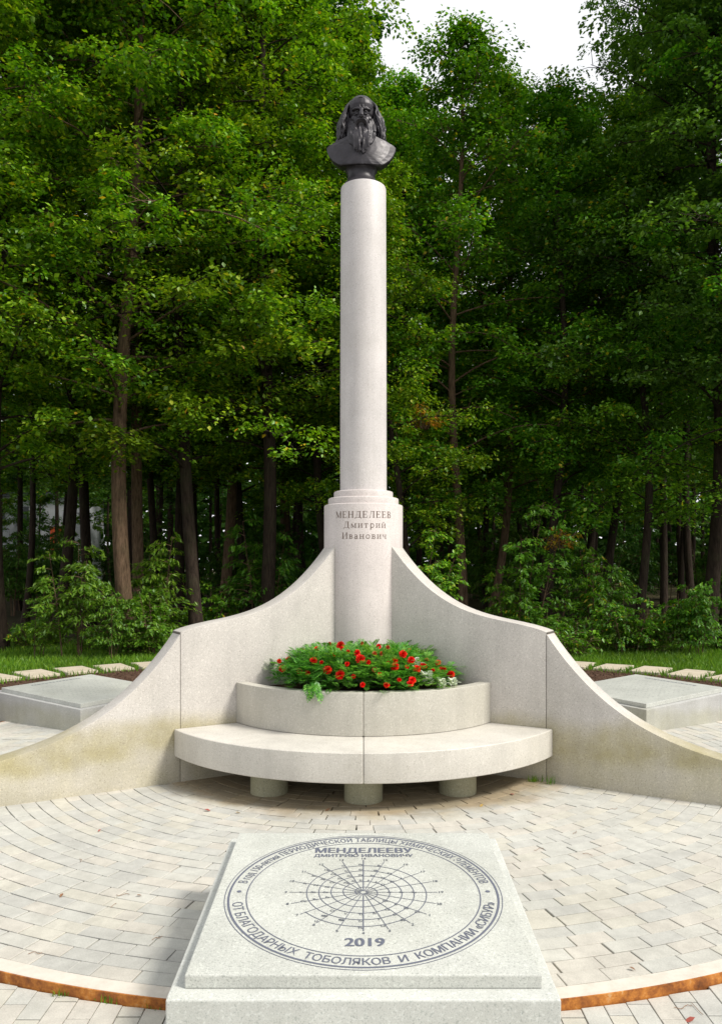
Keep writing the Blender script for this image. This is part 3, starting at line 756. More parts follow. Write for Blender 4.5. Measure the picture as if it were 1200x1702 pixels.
def build_tree(name, H, cb, RAD, nlimb, nspray, nleaf, leaf, r0, bend=.4, shape=0, low=0):
    """returns (trunk mesh, crown mesh) of one tree"""
    n = 26; z = np.linspace(0, H * .97, n); ph = rng.uniform(0, 6, 4)
    bx = bend * (np.sin(z / H * 3.0 + ph[0]) - math.sin(ph[0])) + .12 * np.sin(z / H * 9 + ph[1]); by = bend * (np.sin(z / H * 2.6 + ph[2]) - math.sin(ph[2]))
    rad = r0 * (1 - z / H) ** .75 + .015; rad[0] *= 1.35; rad[1] *= 1.08
    tp = np.c_[bx, by, z]; acc = Acc(); acc.add(*tube_np(tp, rad, 12))
    LP, LD, LN, LL = [], [], [], []
    for i in range(nlimb):
        h = ((i + rng.uniform(0, 1)) / nlimb) ** .92; zz = cb + (H - cb) * h * .97
        az = i * 2.39996 + rng.uniform(-.5, .5)
        if shape == 0: sh = (1 - h) ** .62 * (.62 + .38 * min(1, h / .3)) + .06
        else: sh = math.sin(PI * min(1, .12 + .88 * h)) ** .6 * .95 + .06
        Lg = RAD * sh * rng.uniform(.42, 1.28)
        k = np.searchsorted(z, zz) - 1; k = max(0, min(n - 2, k)); f = (zz - z[k]) / (z[k + 1] - z[k]); base = tp[k] * (1 - f) + tp[k + 1] * f
        m = 9; u = np.linspace(0, 1, m); rise = rng.uniform(.25, .9) * (1.25 if h > .5 else .8); sag = rng.uniform(.2, .6)
        azc = az + rng.uniform(-.4, .4) * u; rr = Lg * u
        pts = np.c_[base[0] + np.cos(azc) * rr, base[1] + np.sin(azc) * rr, base[2] + Lg * (rise * u - sag * u * u)]
        r_b = max(.012, .22 * rad[k]) * min(1, Lg / RAD + .35)
        acc.add(*tube_np(pts, r_b * (1 - u) ** .8 + .006, 5))
        for j in range(nspray):
            if rng.uniform() < .18: continue
            t = .22 + .78 * ((j + rng.uniform(0, 1)) / nspray) ** .8
            q = np.array([np.interp(t, u, pts[:, c]) for c in range(3)])
            sa = az + rng.choice((-1, 1)) * rng.uniform(.3, 1.5); lat = Lg * rng.uniform(.04, .42) * (1.15 - t * .6)
            q2 = q + np.array([math.cos(sa) * lat, math.sin(sa) * lat, rng.normal(-.02, .14)])
            acc.add(*tube_np(np.array([q, (q + q2) / 2 + [0, 0, .04], q2]), [.010, .007, .004], 3))
            nl = int(nleaf * rng.uniform(.5, 1.4)); sr = rng.uniform(.20, .52)
            rad_ = sr * np.sqrt(rng.uniform(0, 1, nl)); aa = rng.uniform(0, 2 * PI, nl)
            el = rng.uniform(.8, 1.7)
            dx = rad_ * np.cos(aa) * el; dy = rad_ * np.sin(aa)
            cs, sn = math.cos(sa), math.sin(sa)
            X = q2[0] + dx * cs - dy * sn; Y = q2[1] + dx * sn + dy * cs
            tx, ty = rng.normal(0, .30, 2)
            Z = q2[2] + rng.normal(0, .06, nl) - rad_ ** 2 * .5 + dx * tx + dy * ty
            LP.append(np.c_[X, Y, Z]); LD.append(aa + sa + rng.normal(0, .6, nl))
    P = np.concatenate(LP); az = np.concatenate(LD); N = len(P)
    d, up = rand_frames(N, az, .42, .35); L = leaf * rng.uniform(.45, 1.35, N)
    V, Fc = leaf_batch(P, d, up, L, L * .68)
    return acc.mesh(name + '_trunk', True), np_mesh(name + '_crown', V, Fc)
VAR = {
 'broad': build_tree('broad', 19, 4.4, 4.0, 84, 13, 92, .100, .155),
 'broadb': build_tree('broadb', 17.5, 3.4, 3.7, 78, 13, 90, .100, .12, .6),
 'tall': build_tree('tall', 22, 5.5, 3.4, 86, 13, 84, .105, .135, .45),
 'young': build_tree('young', 13.8, 2.8, 2.6, 56, 11, 78, .092, .10, .35),
 'youngb': build_tree('youngb', 13, 2.6, 2.5, 52, 11, 76, .090, .09, .5),
 'deep': build_tree('deep', 20, 5.0, 3.6, 42, 9, 52, .18, .105, .4),
 'deepb': build_tree('deepb', 17, 4.0, 3.3, 38, 9, 52, .18, .085, .5),
}
_tm = {}
def tree_mesh(kind, leafm, barkm):
    t, c = VAR[kind]
    if not len(t.materials): t.materials.append(M['bark']); c.materials.append(M['leaf_a'])
    return t, c
def with_mat(o, m):
    o.material_slots[0].link = 'OBJECT'; o.material_slots[0].material = m; return o
def pix_x(px, y): return (px - 604) * (D + y) / F
def add_tree(px, Y, kind, scale, rz, leafm, barkm, label, group=None, lean=(0, 0), name='forest_tree', sx=1.0):
    t, c = tree_mesh(kind, leafm, barkm)
    r = empty(name, (pix_x(px, Y), Y, -.09), rz, label=label, cat='tree', group=group)
    r.rotation_euler = (lean[0], lean[1], rz); r.scale = (scale * sx, scale * sx, scale)
    with_mat(mobj('trunk', t, None, r), M[barkm]); with_mat(mobj('crown', c, None, r), M[leafm]); return r
FG = 'broadleaf trees along the forest edge'
# (pixel x of the foot, distance behind the column, ...)
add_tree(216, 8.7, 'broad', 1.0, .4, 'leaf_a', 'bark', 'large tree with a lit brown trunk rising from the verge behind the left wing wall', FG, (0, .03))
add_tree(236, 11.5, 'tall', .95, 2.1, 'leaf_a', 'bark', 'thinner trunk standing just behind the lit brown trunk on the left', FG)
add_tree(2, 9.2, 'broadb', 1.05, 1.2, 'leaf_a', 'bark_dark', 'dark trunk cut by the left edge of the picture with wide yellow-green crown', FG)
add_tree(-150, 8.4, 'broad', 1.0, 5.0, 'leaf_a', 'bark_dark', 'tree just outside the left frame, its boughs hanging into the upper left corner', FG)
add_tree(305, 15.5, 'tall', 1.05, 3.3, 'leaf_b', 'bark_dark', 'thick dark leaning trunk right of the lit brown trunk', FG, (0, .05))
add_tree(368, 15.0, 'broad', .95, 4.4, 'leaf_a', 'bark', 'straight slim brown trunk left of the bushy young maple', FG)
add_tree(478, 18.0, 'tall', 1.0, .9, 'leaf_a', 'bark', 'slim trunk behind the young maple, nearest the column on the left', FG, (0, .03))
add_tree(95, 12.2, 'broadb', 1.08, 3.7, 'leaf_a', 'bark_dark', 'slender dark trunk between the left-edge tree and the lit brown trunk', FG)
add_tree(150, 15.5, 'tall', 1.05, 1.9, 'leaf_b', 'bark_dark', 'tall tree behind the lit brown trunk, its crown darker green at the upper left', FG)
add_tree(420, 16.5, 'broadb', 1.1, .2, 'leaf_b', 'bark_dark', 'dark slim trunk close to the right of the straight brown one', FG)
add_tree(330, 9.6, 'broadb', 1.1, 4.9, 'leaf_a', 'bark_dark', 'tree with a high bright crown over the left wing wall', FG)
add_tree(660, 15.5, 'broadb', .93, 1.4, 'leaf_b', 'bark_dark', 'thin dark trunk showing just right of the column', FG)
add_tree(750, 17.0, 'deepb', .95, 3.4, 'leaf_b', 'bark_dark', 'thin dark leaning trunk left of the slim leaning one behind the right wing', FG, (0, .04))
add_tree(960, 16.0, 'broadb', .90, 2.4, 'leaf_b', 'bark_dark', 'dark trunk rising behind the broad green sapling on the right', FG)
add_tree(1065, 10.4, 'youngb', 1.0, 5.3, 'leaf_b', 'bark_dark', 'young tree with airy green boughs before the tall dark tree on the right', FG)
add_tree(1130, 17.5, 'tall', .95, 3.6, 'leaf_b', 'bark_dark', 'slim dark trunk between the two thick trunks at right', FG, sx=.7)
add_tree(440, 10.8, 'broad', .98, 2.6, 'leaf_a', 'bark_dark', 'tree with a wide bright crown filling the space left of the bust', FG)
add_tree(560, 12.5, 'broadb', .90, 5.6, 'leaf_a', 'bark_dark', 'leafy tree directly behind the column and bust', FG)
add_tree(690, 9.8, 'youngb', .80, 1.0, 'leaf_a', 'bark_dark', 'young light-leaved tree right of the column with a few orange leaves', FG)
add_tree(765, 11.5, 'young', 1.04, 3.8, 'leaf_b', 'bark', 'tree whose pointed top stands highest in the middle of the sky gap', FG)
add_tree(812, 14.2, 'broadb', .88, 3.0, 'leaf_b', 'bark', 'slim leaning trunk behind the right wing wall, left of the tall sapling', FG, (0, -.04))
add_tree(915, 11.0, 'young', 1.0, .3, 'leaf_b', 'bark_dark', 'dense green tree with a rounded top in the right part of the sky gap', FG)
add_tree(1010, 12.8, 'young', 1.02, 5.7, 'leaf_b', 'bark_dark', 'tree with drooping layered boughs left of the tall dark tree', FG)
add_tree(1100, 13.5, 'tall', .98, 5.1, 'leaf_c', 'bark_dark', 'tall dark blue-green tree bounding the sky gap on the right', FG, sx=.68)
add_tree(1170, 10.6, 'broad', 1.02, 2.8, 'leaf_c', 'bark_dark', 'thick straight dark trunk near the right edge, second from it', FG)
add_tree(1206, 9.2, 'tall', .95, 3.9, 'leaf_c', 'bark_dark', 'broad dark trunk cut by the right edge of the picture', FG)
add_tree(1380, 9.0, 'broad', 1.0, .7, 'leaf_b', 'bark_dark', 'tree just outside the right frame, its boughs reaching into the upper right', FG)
# deeper rows
DG = 'trees deep in the forest'
rr = random.Random(11); placed = []
yrow = 17.0; cnt = 0
while yrow < 62:
    half = (yrow + D) * .56 + 2; x = -half + rr.uniform(0, 3)
    while x < half:
        X = x + rr.uniform(-1.2, 1.2); Y = yrow + rr.uniform(-1.5, 1.5); d = Y + D
        px = 604 + F * X / d
        tanmax = 9
        if 30 < px < 82 and 26 < Y < 52: x += 1.5; continue
        if 590 < px < 1050: tanmax = .575
        kind = rr.choice(('deep', 'deepb')); Hh = {'deep': 20, 'deepb': 17}[kind]
        sc = rr.uniform(.85, 1.15)
        hmax = EYE + tanmax * d
        if Hh * sc > hmax: sc = hmax / Hh
        if sc > .5:
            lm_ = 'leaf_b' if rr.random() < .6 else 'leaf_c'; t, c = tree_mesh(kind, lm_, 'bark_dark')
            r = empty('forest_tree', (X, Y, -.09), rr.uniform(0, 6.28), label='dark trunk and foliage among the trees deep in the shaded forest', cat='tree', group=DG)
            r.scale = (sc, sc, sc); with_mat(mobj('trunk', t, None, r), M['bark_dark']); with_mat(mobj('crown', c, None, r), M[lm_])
        x += rr.uniform(2.6, 4.2) * (1 + (yrow - 17) / 60)
    yrow += 4.2 if yrow < 30 else 6.5

V = []
nF = 34000; P = np.c_[rng.uniform(-60, 60, nF), rng.uniform(63, 76, nF), rng.beta(1.1, 1.4, nF) * 17]
aa = rng.uniform(0, 6.28, nF); dd, uu = rand_frames(nF, aa, .8, .2); LL = rng.uniform(.7, 1.5, nF)
kp = ~((P[:, 0] > -31) & (P[:, 0] < -26) & (P[:, 2] < 8)); P, dd, uu, LL = P[kp], dd[kp], uu[kp], LL[kp]
V, Fc = leaf_batch(P, dd, uu, LL, LL * .8)
o = mobj('far_woods', np_mesh('far_woods', V, Fc), M['leaf_c'], kind='stuff'); setp(o, 'dark mass of far foliage closing off the view between the trunks', 'woods')
# ------------------------------------------------------------------ saplings and shrubs
def build_sapling(name, H, W, nst, nbr, nl, leaf, aspect=.38):
    acc = Acc(); LP, LD = [], []
    for s in range(nst):
        a0 = rng.uniform(0, 6.28); off = rng.uniform(0, .25) * W; ln_ = H * rng.uniform(.6, 1.0); u = np.linspace(0, 1, 8)
        spread = rng.uniform(.05, .55) * W
        pts = np.c_[math.cos(a0) * (off + spread * u ** 1.3), math.sin(a0) * (off + spread * u ** 1.3), ln_ * u]
        acc.add(*tube_np(pts, .012 * (1 - u) + .003, 4))
        for b_ in range(nbr):
            t = rng.uniform(.2, 1); q = np.array([np.interp(t, u, pts[:, c]) for c in range(3)]); az = rng.uniform(0, 6.28); bl = W * rng.uniform(.2, .5) * (1.15 - t * .7)
            v = np.linspace(0, 1, 5); bp = np.c_[q[0] + np.cos(az) * bl * v, q[1] + np.sin(az) * bl * v, q[2] + bl * (.45 * v - .5 * v * v)]
            acc.add(*tube_np(bp, .006 * (1 - v) + .002, 3))
            k = int(nl * rng.uniform(.6, 1.4)); tt = rng.uniform(.15, 1, k)
            P = np.stack([np.interp(tt, v, bp[:, c]) for c in range(3)], 1); sd = rng.choice((-1, 1), k)
            ang = az + sd * rng.uniform(.4, 1.2, k); P[:, 0] += np.cos(ang) * leaf * .6; P[:, 1] += np.sin(ang) * leaf * .6; P[:, 2] += rng.normal(0, .03, k) - .02
            LP.append(P); LD.append(ang)
    P = np.concatenate(LP); az = np.concatenate(LD); N = len(P); d, up = rand_frames(N, az, .35, .45); L = leaf * rng.uniform(.6, 1.3, N)
    V, Fc = leaf_batch(P, d, up, L, L * aspect); return acc.mesh(name + '_stems'), np_mesh(name + '_leaves', V, Fc)
SAP = {'ash': build_sapling('ash', 2.6, 2.0, 5, 20, 38, .125, .34), 'maple': build_sapling('maple', 1.7, 1.7, 6, 15, 32, .10, .6),
       'spindly': build_sapling('spindly', 3.3, 1.5, 4, 26, 28, .10, .5), 'low': build_sapling('low', .8, 1.3, 12, 8, 12, .10, .55), 'weed': build_sapling('weed', .38, .5, 9, 5, 8, .07, .45)}
_sm = {}
def add_sap(px, Y, kind, sc, leafm, label, group='saplings and bushes at the forest edge', name='sapling', rz=None):
    t, c = SAP[kind]
    if not len(t.materials): t.materials.append(M['bark']); c.materials.append(M['leaf_sap'])
    r = empty(name, (pix_x(px, Y), Y, -.06), random.uniform(0, 6.28) if rz is None else rz, label=label, cat='plant' if name != 'bush' else 'bush', group=group); r.scale = (sc,) * 3
    mobj('stems', t, None, r); with_mat(mobj('foliage', c, None, r), M[leafm]); return r
add_sap(130, 8.0, 'ash', .95, 'leaf_sap', 'bright green ash sapling with long leaflets left of the lit brown trunk')
add_sap(185, 7.7, 'ash', .62, 'leaf_sap', 'low drooping ash sapling spreading in front of the lit brown trunk')
add_sap(262, 8.2, 'maple', .85, 'leaf_sap', 'leafy sapling between the lit brown trunk and the left wing wall')
add_sap(268, 9.4, 'ash', 1.0, 'leaf_sap', 'taller ash sapling right of the lit brown trunk, reaching up beside it')
add_sap(55, 7.9, 'spindly', .55, 'leaf_sap', 'thin spindly seedling with round leaves at the far left of the verge')
add_sap(425, 11.0, 'ash', 1.18, 'leaf_sap', 'bushy bright green young maple above the left wing wall, left of the column')
add_sap(345, 10.5, 'maple', .9, 'leaf_b', 'small dark bush peeking over the left wing wall near its joint')
add_sap(690, 7.4, 'spindly', .85, 'leaf_a', 'yellow-green sapling hanging over the right wing wall beside the column')
add_sap(862, 9.2, 'spindly', 1.05, 'leaf_sap', 'tall sapling with a crooked top behind the right wing wall')
add_sap(838, 8.8, 'ash', .72, 'leaf_b', 'dense green sapling left of the tall crooked one')
add_sap(985, 9.6, 'ash', .95, 'leaf_b', 'broad green sapling right of the tall crooked one')
add_sap(1040, 8.6, 'maple', .8, 'leaf_b', 'low spreading sapling behind the right slab')
add_sap(905, 8.4, 'maple', .62, 'leaf_sap', 'low leafy bush behind the kink of the right wing wall', name='bush')
add_sap(960, 8.1, 'low', .9, 'leaf_b', 'knee-high green bush behind the right slab, left of the reddish stems', name='bush')
add_sap(1165, 8.3, 'ash', .62, 'leaf_sap', 'bright green sapling by the right edge of the picture')
add_sap(1125, 8.9, 'maple', .9, 'leaf_b', 'dark green bush between the right-edge sapling and the low spreading one', name='bush')
add_sap(930, 9.0, 'weed', 1.3, 'leaf_autumn', 'small sprig of yellow and orange leaves on the saplings behind the right wing').location.z = 2.1
o = add_sap(700, 9.6, 'weed', 1.6, 'leaf_autumn', 'cluster of orange autumn leaves hanging right of the column'); o.location.z = 4.7
for i in range(26):                       # low weeds and undergrowth along the edge of the wood
    side = random.choice((-1, 1)); px = random.uniform(-40, 300) if side < 0 else random.uniform(900, 1240)
    Y = random.uniform(8.2, 12.5)
    add_sap(px, Y, random.choice(('low', 'weed', 'low')), random.uniform(.6, 1.0), random.choice(('leaf_b', 'leaf_sap')), 'low green weeds growing along the foot of the forest', 'undergrowth at the forest edge', 'bush')
for i in range(30):
    px = random.uniform(-60, 1260); Y = random.uniform(16, 36)
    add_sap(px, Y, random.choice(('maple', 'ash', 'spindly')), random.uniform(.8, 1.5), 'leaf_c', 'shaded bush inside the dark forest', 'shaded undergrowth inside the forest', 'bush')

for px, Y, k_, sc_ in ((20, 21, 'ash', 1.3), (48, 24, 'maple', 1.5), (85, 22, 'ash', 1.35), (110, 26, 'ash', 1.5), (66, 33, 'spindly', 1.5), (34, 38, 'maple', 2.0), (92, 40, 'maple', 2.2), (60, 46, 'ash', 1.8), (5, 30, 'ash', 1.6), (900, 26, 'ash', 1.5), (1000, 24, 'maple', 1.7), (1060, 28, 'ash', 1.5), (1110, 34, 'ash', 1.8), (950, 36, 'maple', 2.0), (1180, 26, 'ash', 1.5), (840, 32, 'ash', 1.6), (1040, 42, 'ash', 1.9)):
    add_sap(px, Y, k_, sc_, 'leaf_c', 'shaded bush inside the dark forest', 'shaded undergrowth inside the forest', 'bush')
# ------------------------------------------------------------------ building glimpsed far off to the left
def box_bm(x0, x1, y0, y1, z0, z1): return prism_bm([(x0, y0), (x1, y0), (x1, y1), (x0, y1)], z0, z1)
M['plaster'] = mat_simple('white_plaster', (.50, .52, .56), .8, var=.06, vscale=2); M['orange_panel'] = mat_simple('orange_panel', (.75, .12, .03), .6); M['window_glass'] = mat_simple('window_glass', (.05, .06, .07), .15)
bd = empty('building', (-27.5, 58, -.1), label='pale building with an orange-red panel, glimpsed through the trees at far left', cat='building')
bmesh_obj('wall', box_bm(-3.4, 4.3, 0, 6, 0, 7.4), M['plaster'], bd); bmesh_obj('roof', box_bm(-3.7, 4.6, -.3, 6.3, 7.42, 7.75), M['window_glass'], bd)
bmesh_obj('cladding_panel', box_bm(1.9, 3.0, -.12, -.01, 2.6, 4.9), M['orange_panel'], bd)
for wx in (-2.9, -.9):
    for wz in (1.2, 5.0): bmesh_obj('window', box_bm(wx, wx + 1.0, -.06, -.005, wz, wz + 1.6), M['window_glass'], bd)

# ------------------------------------------------------------------ marigolds
def mound(x, y):
    r = math.hypot(x, y)
    a = max(0, 1 - (abs(x + .02) / .84) ** 2.4); rim = max(0, min(1, (RP - .04 - r) / .36)); back = 1 if r > .5 else .9
    return ZP - .02 + .30 * a * math.sin(rim * PI / 2) ** .8 * back + .015
def pinnate(V, Fl, base, az, el, L, w):
    """feathery leaf: a rachis with leaflets"""
    d = np.array([math.cos(az) * math.cos(el), math.sin(az) * math.cos(el), math.sin(el)]); s = np.array([-math.sin(az), math.cos(az), 0.]); u = np.cross(d, s) * -1
    pts = []
    for k in range(7):
        t = (k + 1) / 7; c = base + d * L * t - np.array([0, 0, 1]) * .25 * L * t * t
        for sd in ((-1, 1) if k < 6 else (0,)):
            ld = (d * .65 + s * sd * .75) if sd else d; ld = ld / np.linalg.norm(ld); l = L * .36 * math.sin(PI * (.2 + .7 * t)) + .008
            wd = np.cross(ld, u); wd = wd / (np.linalg.norm(wd) + 1e-9) * w
            i = len(V); V += [c, c + ld * l * .5 + wd, c + ld * l, c + ld * l * .5 - wd]; Fl.append((i, i + 1, i + 2, i + 3))
    i = len(V); V += [base - s * .0012, base + s * .0012, base + d * L + s * .0012 - np.array([0, 0, 1]) * .25 * L, base + d * L - s * .0012 - np.array([0, 0, 1]) * .25 * L]; Fl.append((i, i + 1, i + 2, i + 3))
def marigold_mesh(nl, Hh, W):
    V, Fl = [], []
    for i in range(nl):
        h = random.uniform(.25, 1) * Hh; a = random.uniform(0, 6.28); rr_ = W * random.random() ** .5 * (1.0 - .35 * h / Hh)
        pinnate(V, Fl, np.array([math.cos(a) * rr_, math.sin(a) * rr_, h]), a + random.gauss(0, .8), random.uniform(-.2, .9), random.uniform(.07, .125), random.uniform(.0035, .0058))
    return np_mesh('marigold_foliage', np.array(V), np.array(Fl))
def flower_mesh(r, layers=5):
    V, Fl = [], []
    for L in range(layers):
        n = 12 - L; el = R(5 + L * 17); rl = r * (1 - .12 * L)
        for k in range(n):
            a = 2 * PI * (k + .5 * (L % 2)) / n + random.gauss(0, .08); e = el + random.gauss(0, .1)
            d = np.array([math.cos(a) * math.cos(e), math.sin(a) * math.cos(e), math.sin(e)]); s = np.array([-math.sin(a), math.cos(a), 0])
            wv = rl * .42; i = len(V); b0 = np.array([0, 0, L * r * .05])
            V += [b0 - s * wv * .25, b0 + s * wv * .25, b0 + d * rl * .75 + s * wv * .62, b0 + d * rl * random.uniform(.95, 1.08) + np.array([0, 0, random.uniform(-.1, .2) * r]), b0 + d * rl * .75 - s * wv * .62]
            Fl.append((i, i + 1, i + 2, i + 3, i + 4))
    me = np_mesh('flower', np.array(V), np.array(Fl)); return me
fol = [marigold_mesh(130, .26, .17) for _ in range(4)]
for m_ in fol: m_.materials.append(M['marigold_leaf'])
flm = [flower_mesh(.036, 6) for _ in range(4)]; fld = [flower_mesh(.026, 4) for _ in range(2)]
for m_ in flm: m_.materials.append(M['petal'])
for m_ in fld: m_.materials.append(M['petal_dark'])
plants = []
MG = 'marigold plants filling the planter'
spots = []
for ry, nn in ((1.14, 10), (1.02, 9), (.90, 8), (.72, 7), (.55, 5)):
    pm = phimax(ry) * (.88 if ry > .8 else .80)
    for i in range(nn):
        a = -pm + 2 * pm * i / (nn - 1) + random.gauss(0, .02); x, y = ry * math.sin(a), -ry * math.cos(a)
        if abs(x) > .68: continue
        spots.append((x, y))
for x, y in spots:
    zt = mound(x, y); Hn = max(.10, zt - (ZP - .05)); sc = max(.62, min(1.25, Hn / .24))
    r = empty('marigold_plant', (x, y, ZP - .05), random.uniform(0, 6.28), cat='flower', group=MG); r.scale = (1, 1, sc)
    mobj('foliage', random.choice(fol), None, r); plants.append([r, x, y, 0])
flw = [(467, 87, 1.15), (561, 130, .95), (580, 162, 1.25), (257, 118, .8), (332, 105, .75), (315, 170, .95), (174, 160, .9), (140, 215, 1.05), (120, 173, .65), (393, 225, 1.2), (465, 252, 1.25),
       (405, 75, -.8), (590, 72, -.7), (660, 130, -.9), (735, 95, -.8), (683, 90, .7), (820, 133, 1.1), (868, 170, 1.05), (773, 172, .9), (775, 205, 1.1), (735, 182, -.8), (660, 222, -1.0), (593, 308, .7), (728, 310, .8),
       (874, 280, .95), (862, 300, .9), (900, 217, 1.05), (935, 200, .95), (955, 165, -.8), (858, 112, .6), (1018, 182, .85), (1045, 222, 1.05), (1065, 212, .7), (1090, 247, 1.05), (235, 230, -1.1), (700, 130, -.8), (505, 190, .7), (540, 260, .6), (625, 180, .65), (430, 140, .6), (280, 240, .7), (205, 140, .55), (690, 250, .65), (800, 280, .6), (510, 120, .55), (360, 180, .55), (845, 205, .6), (990, 225, .55)]
def ray_mound(px, py):
    for k in range(700):
        d = 6.1 + k * .002; X = (px - 604) * d / F; Y = d - D; Z = EYE - (py - 937.2) * d / F
        if Z < mound(X, Y) + .02 and math.hypot(X, Y) < RP: return X, Y, Z
    d = 6.75; return (px - 604) * d / F, d - D, EYE - (py - 937.2) * d / F
for fx, fy, fs in flw:
    if fs == 0: continue
    px, py = 430 + fx / 3.43, 1050 + fy / 3.43; X, Y, Z = ray_mound(px, py)
    P_ = min(plants, key=lambda p: (p[1] - X) ** 2 + (p[2] - Y) ** 2); P_[3] += 1
    o = mobj('flower', random.choice(flm) if fs > 0 else random.choice(fld), None, P_[0])
    if fs < 0: o['label'] = 'small faded rust-coloured bloom'
    a = abs(fs) * .95
    mw = Matrix.Translation((X, Y - .035, Z + .012)) @ Matrix.Rotation(R(random.uniform(48, 68)), 4, 'X') @ Matrix.Rotation(random.uniform(-.3, .3), 4, 'Y') @ Matrix.Rotation(random.uniform(0, 6), 4, 'Z') @ Matrix.Scale(a, 4)
    base = Matrix.Translation(P_[0].location) @ Matrix.Rotation(P_[0].rotation_euler.z, 4, 'Z') @ Matrix.Diagonal((*P_[0].scale, 1))
    o.parent = P_[0]; o.matrix_parent_inverse = Matrix.Identity(4); lm = base.inverted() @ mw
    o.matrix_basis = lm
# one stem spills over the rim left of the joint
def where(x, y):
    r_ = math.hypot(x, y)
    row = 'row at the planter rim' if r_ > 1.08 else ('second row from the rim' if r_ > .96 else ('third row from the rim' if r_ > .8 else ('fourth row from the rim' if r_ > .63 else 'back row by the column')))
    return row
rows = {}; ORD = 'first second third fourth fifth sixth seventh eighth ninth tenth eleventh twelfth thirteenth fourteenth'.split()
for p in plants: rows.setdefault(where(p[1], p[2]), []).append(p)
numw = ['one', 'two', 'three', 'four', 'five', 'six', 'seven', 'eight', 'nine', 'ten']
for rw, ps in rows.items():
    ps.sort(key=lambda p: p[1])
    for i, p in enumerate(ps):
        nf = p[3]; d_ = 'green marigold without blooms' if nf == 0 else ('marigold with %s red bloom%s' % (numw[nf - 1], '' if nf == 1 else 's'))
        p[0]['label'] = '%s, %s from the left, %s' % (d_, ORD[i], rw)
V, Fl = [], []
for i in range(12): pinnate(V, Fl, np.array([random.uniform(-.05, .05), random.uniform(-.03, .03), random.uniform(-.02, .06)]), R(random.uniform(235, 305)), random.uniform(-1.0, -.2), random.uniform(.08, .13), .007)
sp = mobj('marigold_sprig', np_mesh('marigold_sprig', np.array(V), np.array(Fl)), M['marigold_leaf'], label='green marigold sprig hanging over the planter rim left of its centre joint', cat='flower', group=MG)
d = D - RP; sp.location = ((518 - 604) * d / F, -math.sqrt(RP ** 2 - .39 ** 2) + .02, ZP + .03)
V, Fl = [], []
for i in range(34):
    a = random.uniform(0, 6.28); pinnate(V, Fl, np.array([math.cos(a) * .03, math.sin(a) * .03, random.uniform(.0, .10)]), a, random.uniform(0, 1.0), random.uniform(.06, .10), .0085)
sm_ = np_mesh('dusty_miller', np.array(V), np.array(Fl)); sm_.materials.append(M['silver_leaf'])
for (fx, fy, sc, lab) in ((965, 262, .72, 'largest silvery white dusty miller plant between the red blooms right of centre'), (1045, 292, .5, 'small silvery white leaf tuft near the right end of the planter, left of two'), (1108, 288, .5, 'small silvery white leaf tuft at the right end of the planter'), (895, 178, .6, 'narrow silvery tuft standing up between two red blooms')):
    px, py = 430 + fx / 3.43, 1050 + fy / 3.43; X, Y, Z = ray_mound(px, py)
    o = mobj('dusty_miller', sm_, label=lab, cat='flower', group='silver-leaved plants in the planter'); o.location = (X, Y - .02, Z - .06 * sc); o.scale = (sc,) * 3

# ------------------------------------------------------------------ bronze bust
bust = empty('bronze_bust', (-.020, 0, 5.364), 0, label='dark bronze bust of a long-haired bearded man on top of the column', cat='bust')
def remesh(bm_or_acc, name, voxel, mat, parent, smooth_it=2):
    if name != 'hair':
        for a_ in bm_or_acc.V:
            t_ = np.clip((a_[:, 2] - .50) / .10, 0, 1); a_[:, 0] = a_[:, 0] * (1 + .17 * t_ * t_ * (3 - 2 * t_))
    for a_ in bm_or_acc.V: a_[:, 2] = np.where(a_[:, 2] > .585, .585 + (a_[:, 2] - .585) * 1.13, a_[:, 2])
    me = bm_or_acc.mesh(name)
    ob = bpy.data.objects.new(name, me); col.objects.link(ob)
    md = ob.modifiers.new('r', 'REMESH'); md.mode = 'VOXEL'; md.voxel_size = voxel
    if smooth_it:
        ms = ob.modifiers.new('s', 'SMOOTH'); ms.factor = .5; ms.iterations = smooth_it
    dg = bpy.context.evaluated_depsgraph_get(); nm = bpy.data.meshes.new_from_object(ob.evaluated_get(dg))
    bpy.data.objects.remove(ob); nm.shade_smooth(); return mobj(name, nm, mat, parent)
def ell(acc, c, r, rot=(0, 0, 0), seg=20):
    th = np.linspace(0, PI, seg // 2 + 1); ph = np.linspace(0, 2 * PI, seg, endpoint=False)
    V = np.array([(math.sin(a) * math.cos(b) * r[0], math.sin(a) * math.sin(b) * r[1], math.cos(a) * r[2]) for a in th for b in ph])
    from mathutils import Euler
    m = np.array(Euler(rot).to_matrix()); V = V @ m.T + np.array(c); n = seg
    Fc = [(i * n + j, i * n + (j + 1) % n, (i + 1) * n + (j + 1) % n, (i + 1) * n + j) for i in range(len(th) - 1) for j in range(n)]
    acc.add(V, np.array(Fc))
def spl(ctrl, n=14):
    c = np.array(ctrl, float); k = len(c); u = np.linspace(0, k - 1, n); out_ = []
    for t in u:
        i = min(int(t), k - 2); f = t - i; p0, p1, p2, p3 = c[max(i - 1, 0)], c[i], c[i + 1], c[min(i + 2, k - 1)]
        out_.append(.5 * ((2 * p1) + (-p0 + p2) * f + (2 * p0 - 5 * p1 + 4 * p2 - p3) * f * f + (-p0 + 3 * p1 - 3 * p2 + p3) * f ** 3))
    return np.array(out_)
def rod(acc, ctrl, r0, r1, n=14, seg=8, bulge=0):
    p = spl(ctrl, n); u = np.linspace(0, 1, n); rad = r0 + (r1 - r0) * u + bulge * np.sin(PI * u)
    p = np.concatenate([p[:1] + (p[:1] - p[1:2]) * .02, p, p[-1:] + (p[-1:] - p[-2:-1]) * .02]); rad = np.concatenate([[.0005], rad, [.0005]])
    acc.add(*tube_np(p, rad, seg))
A = Acc()
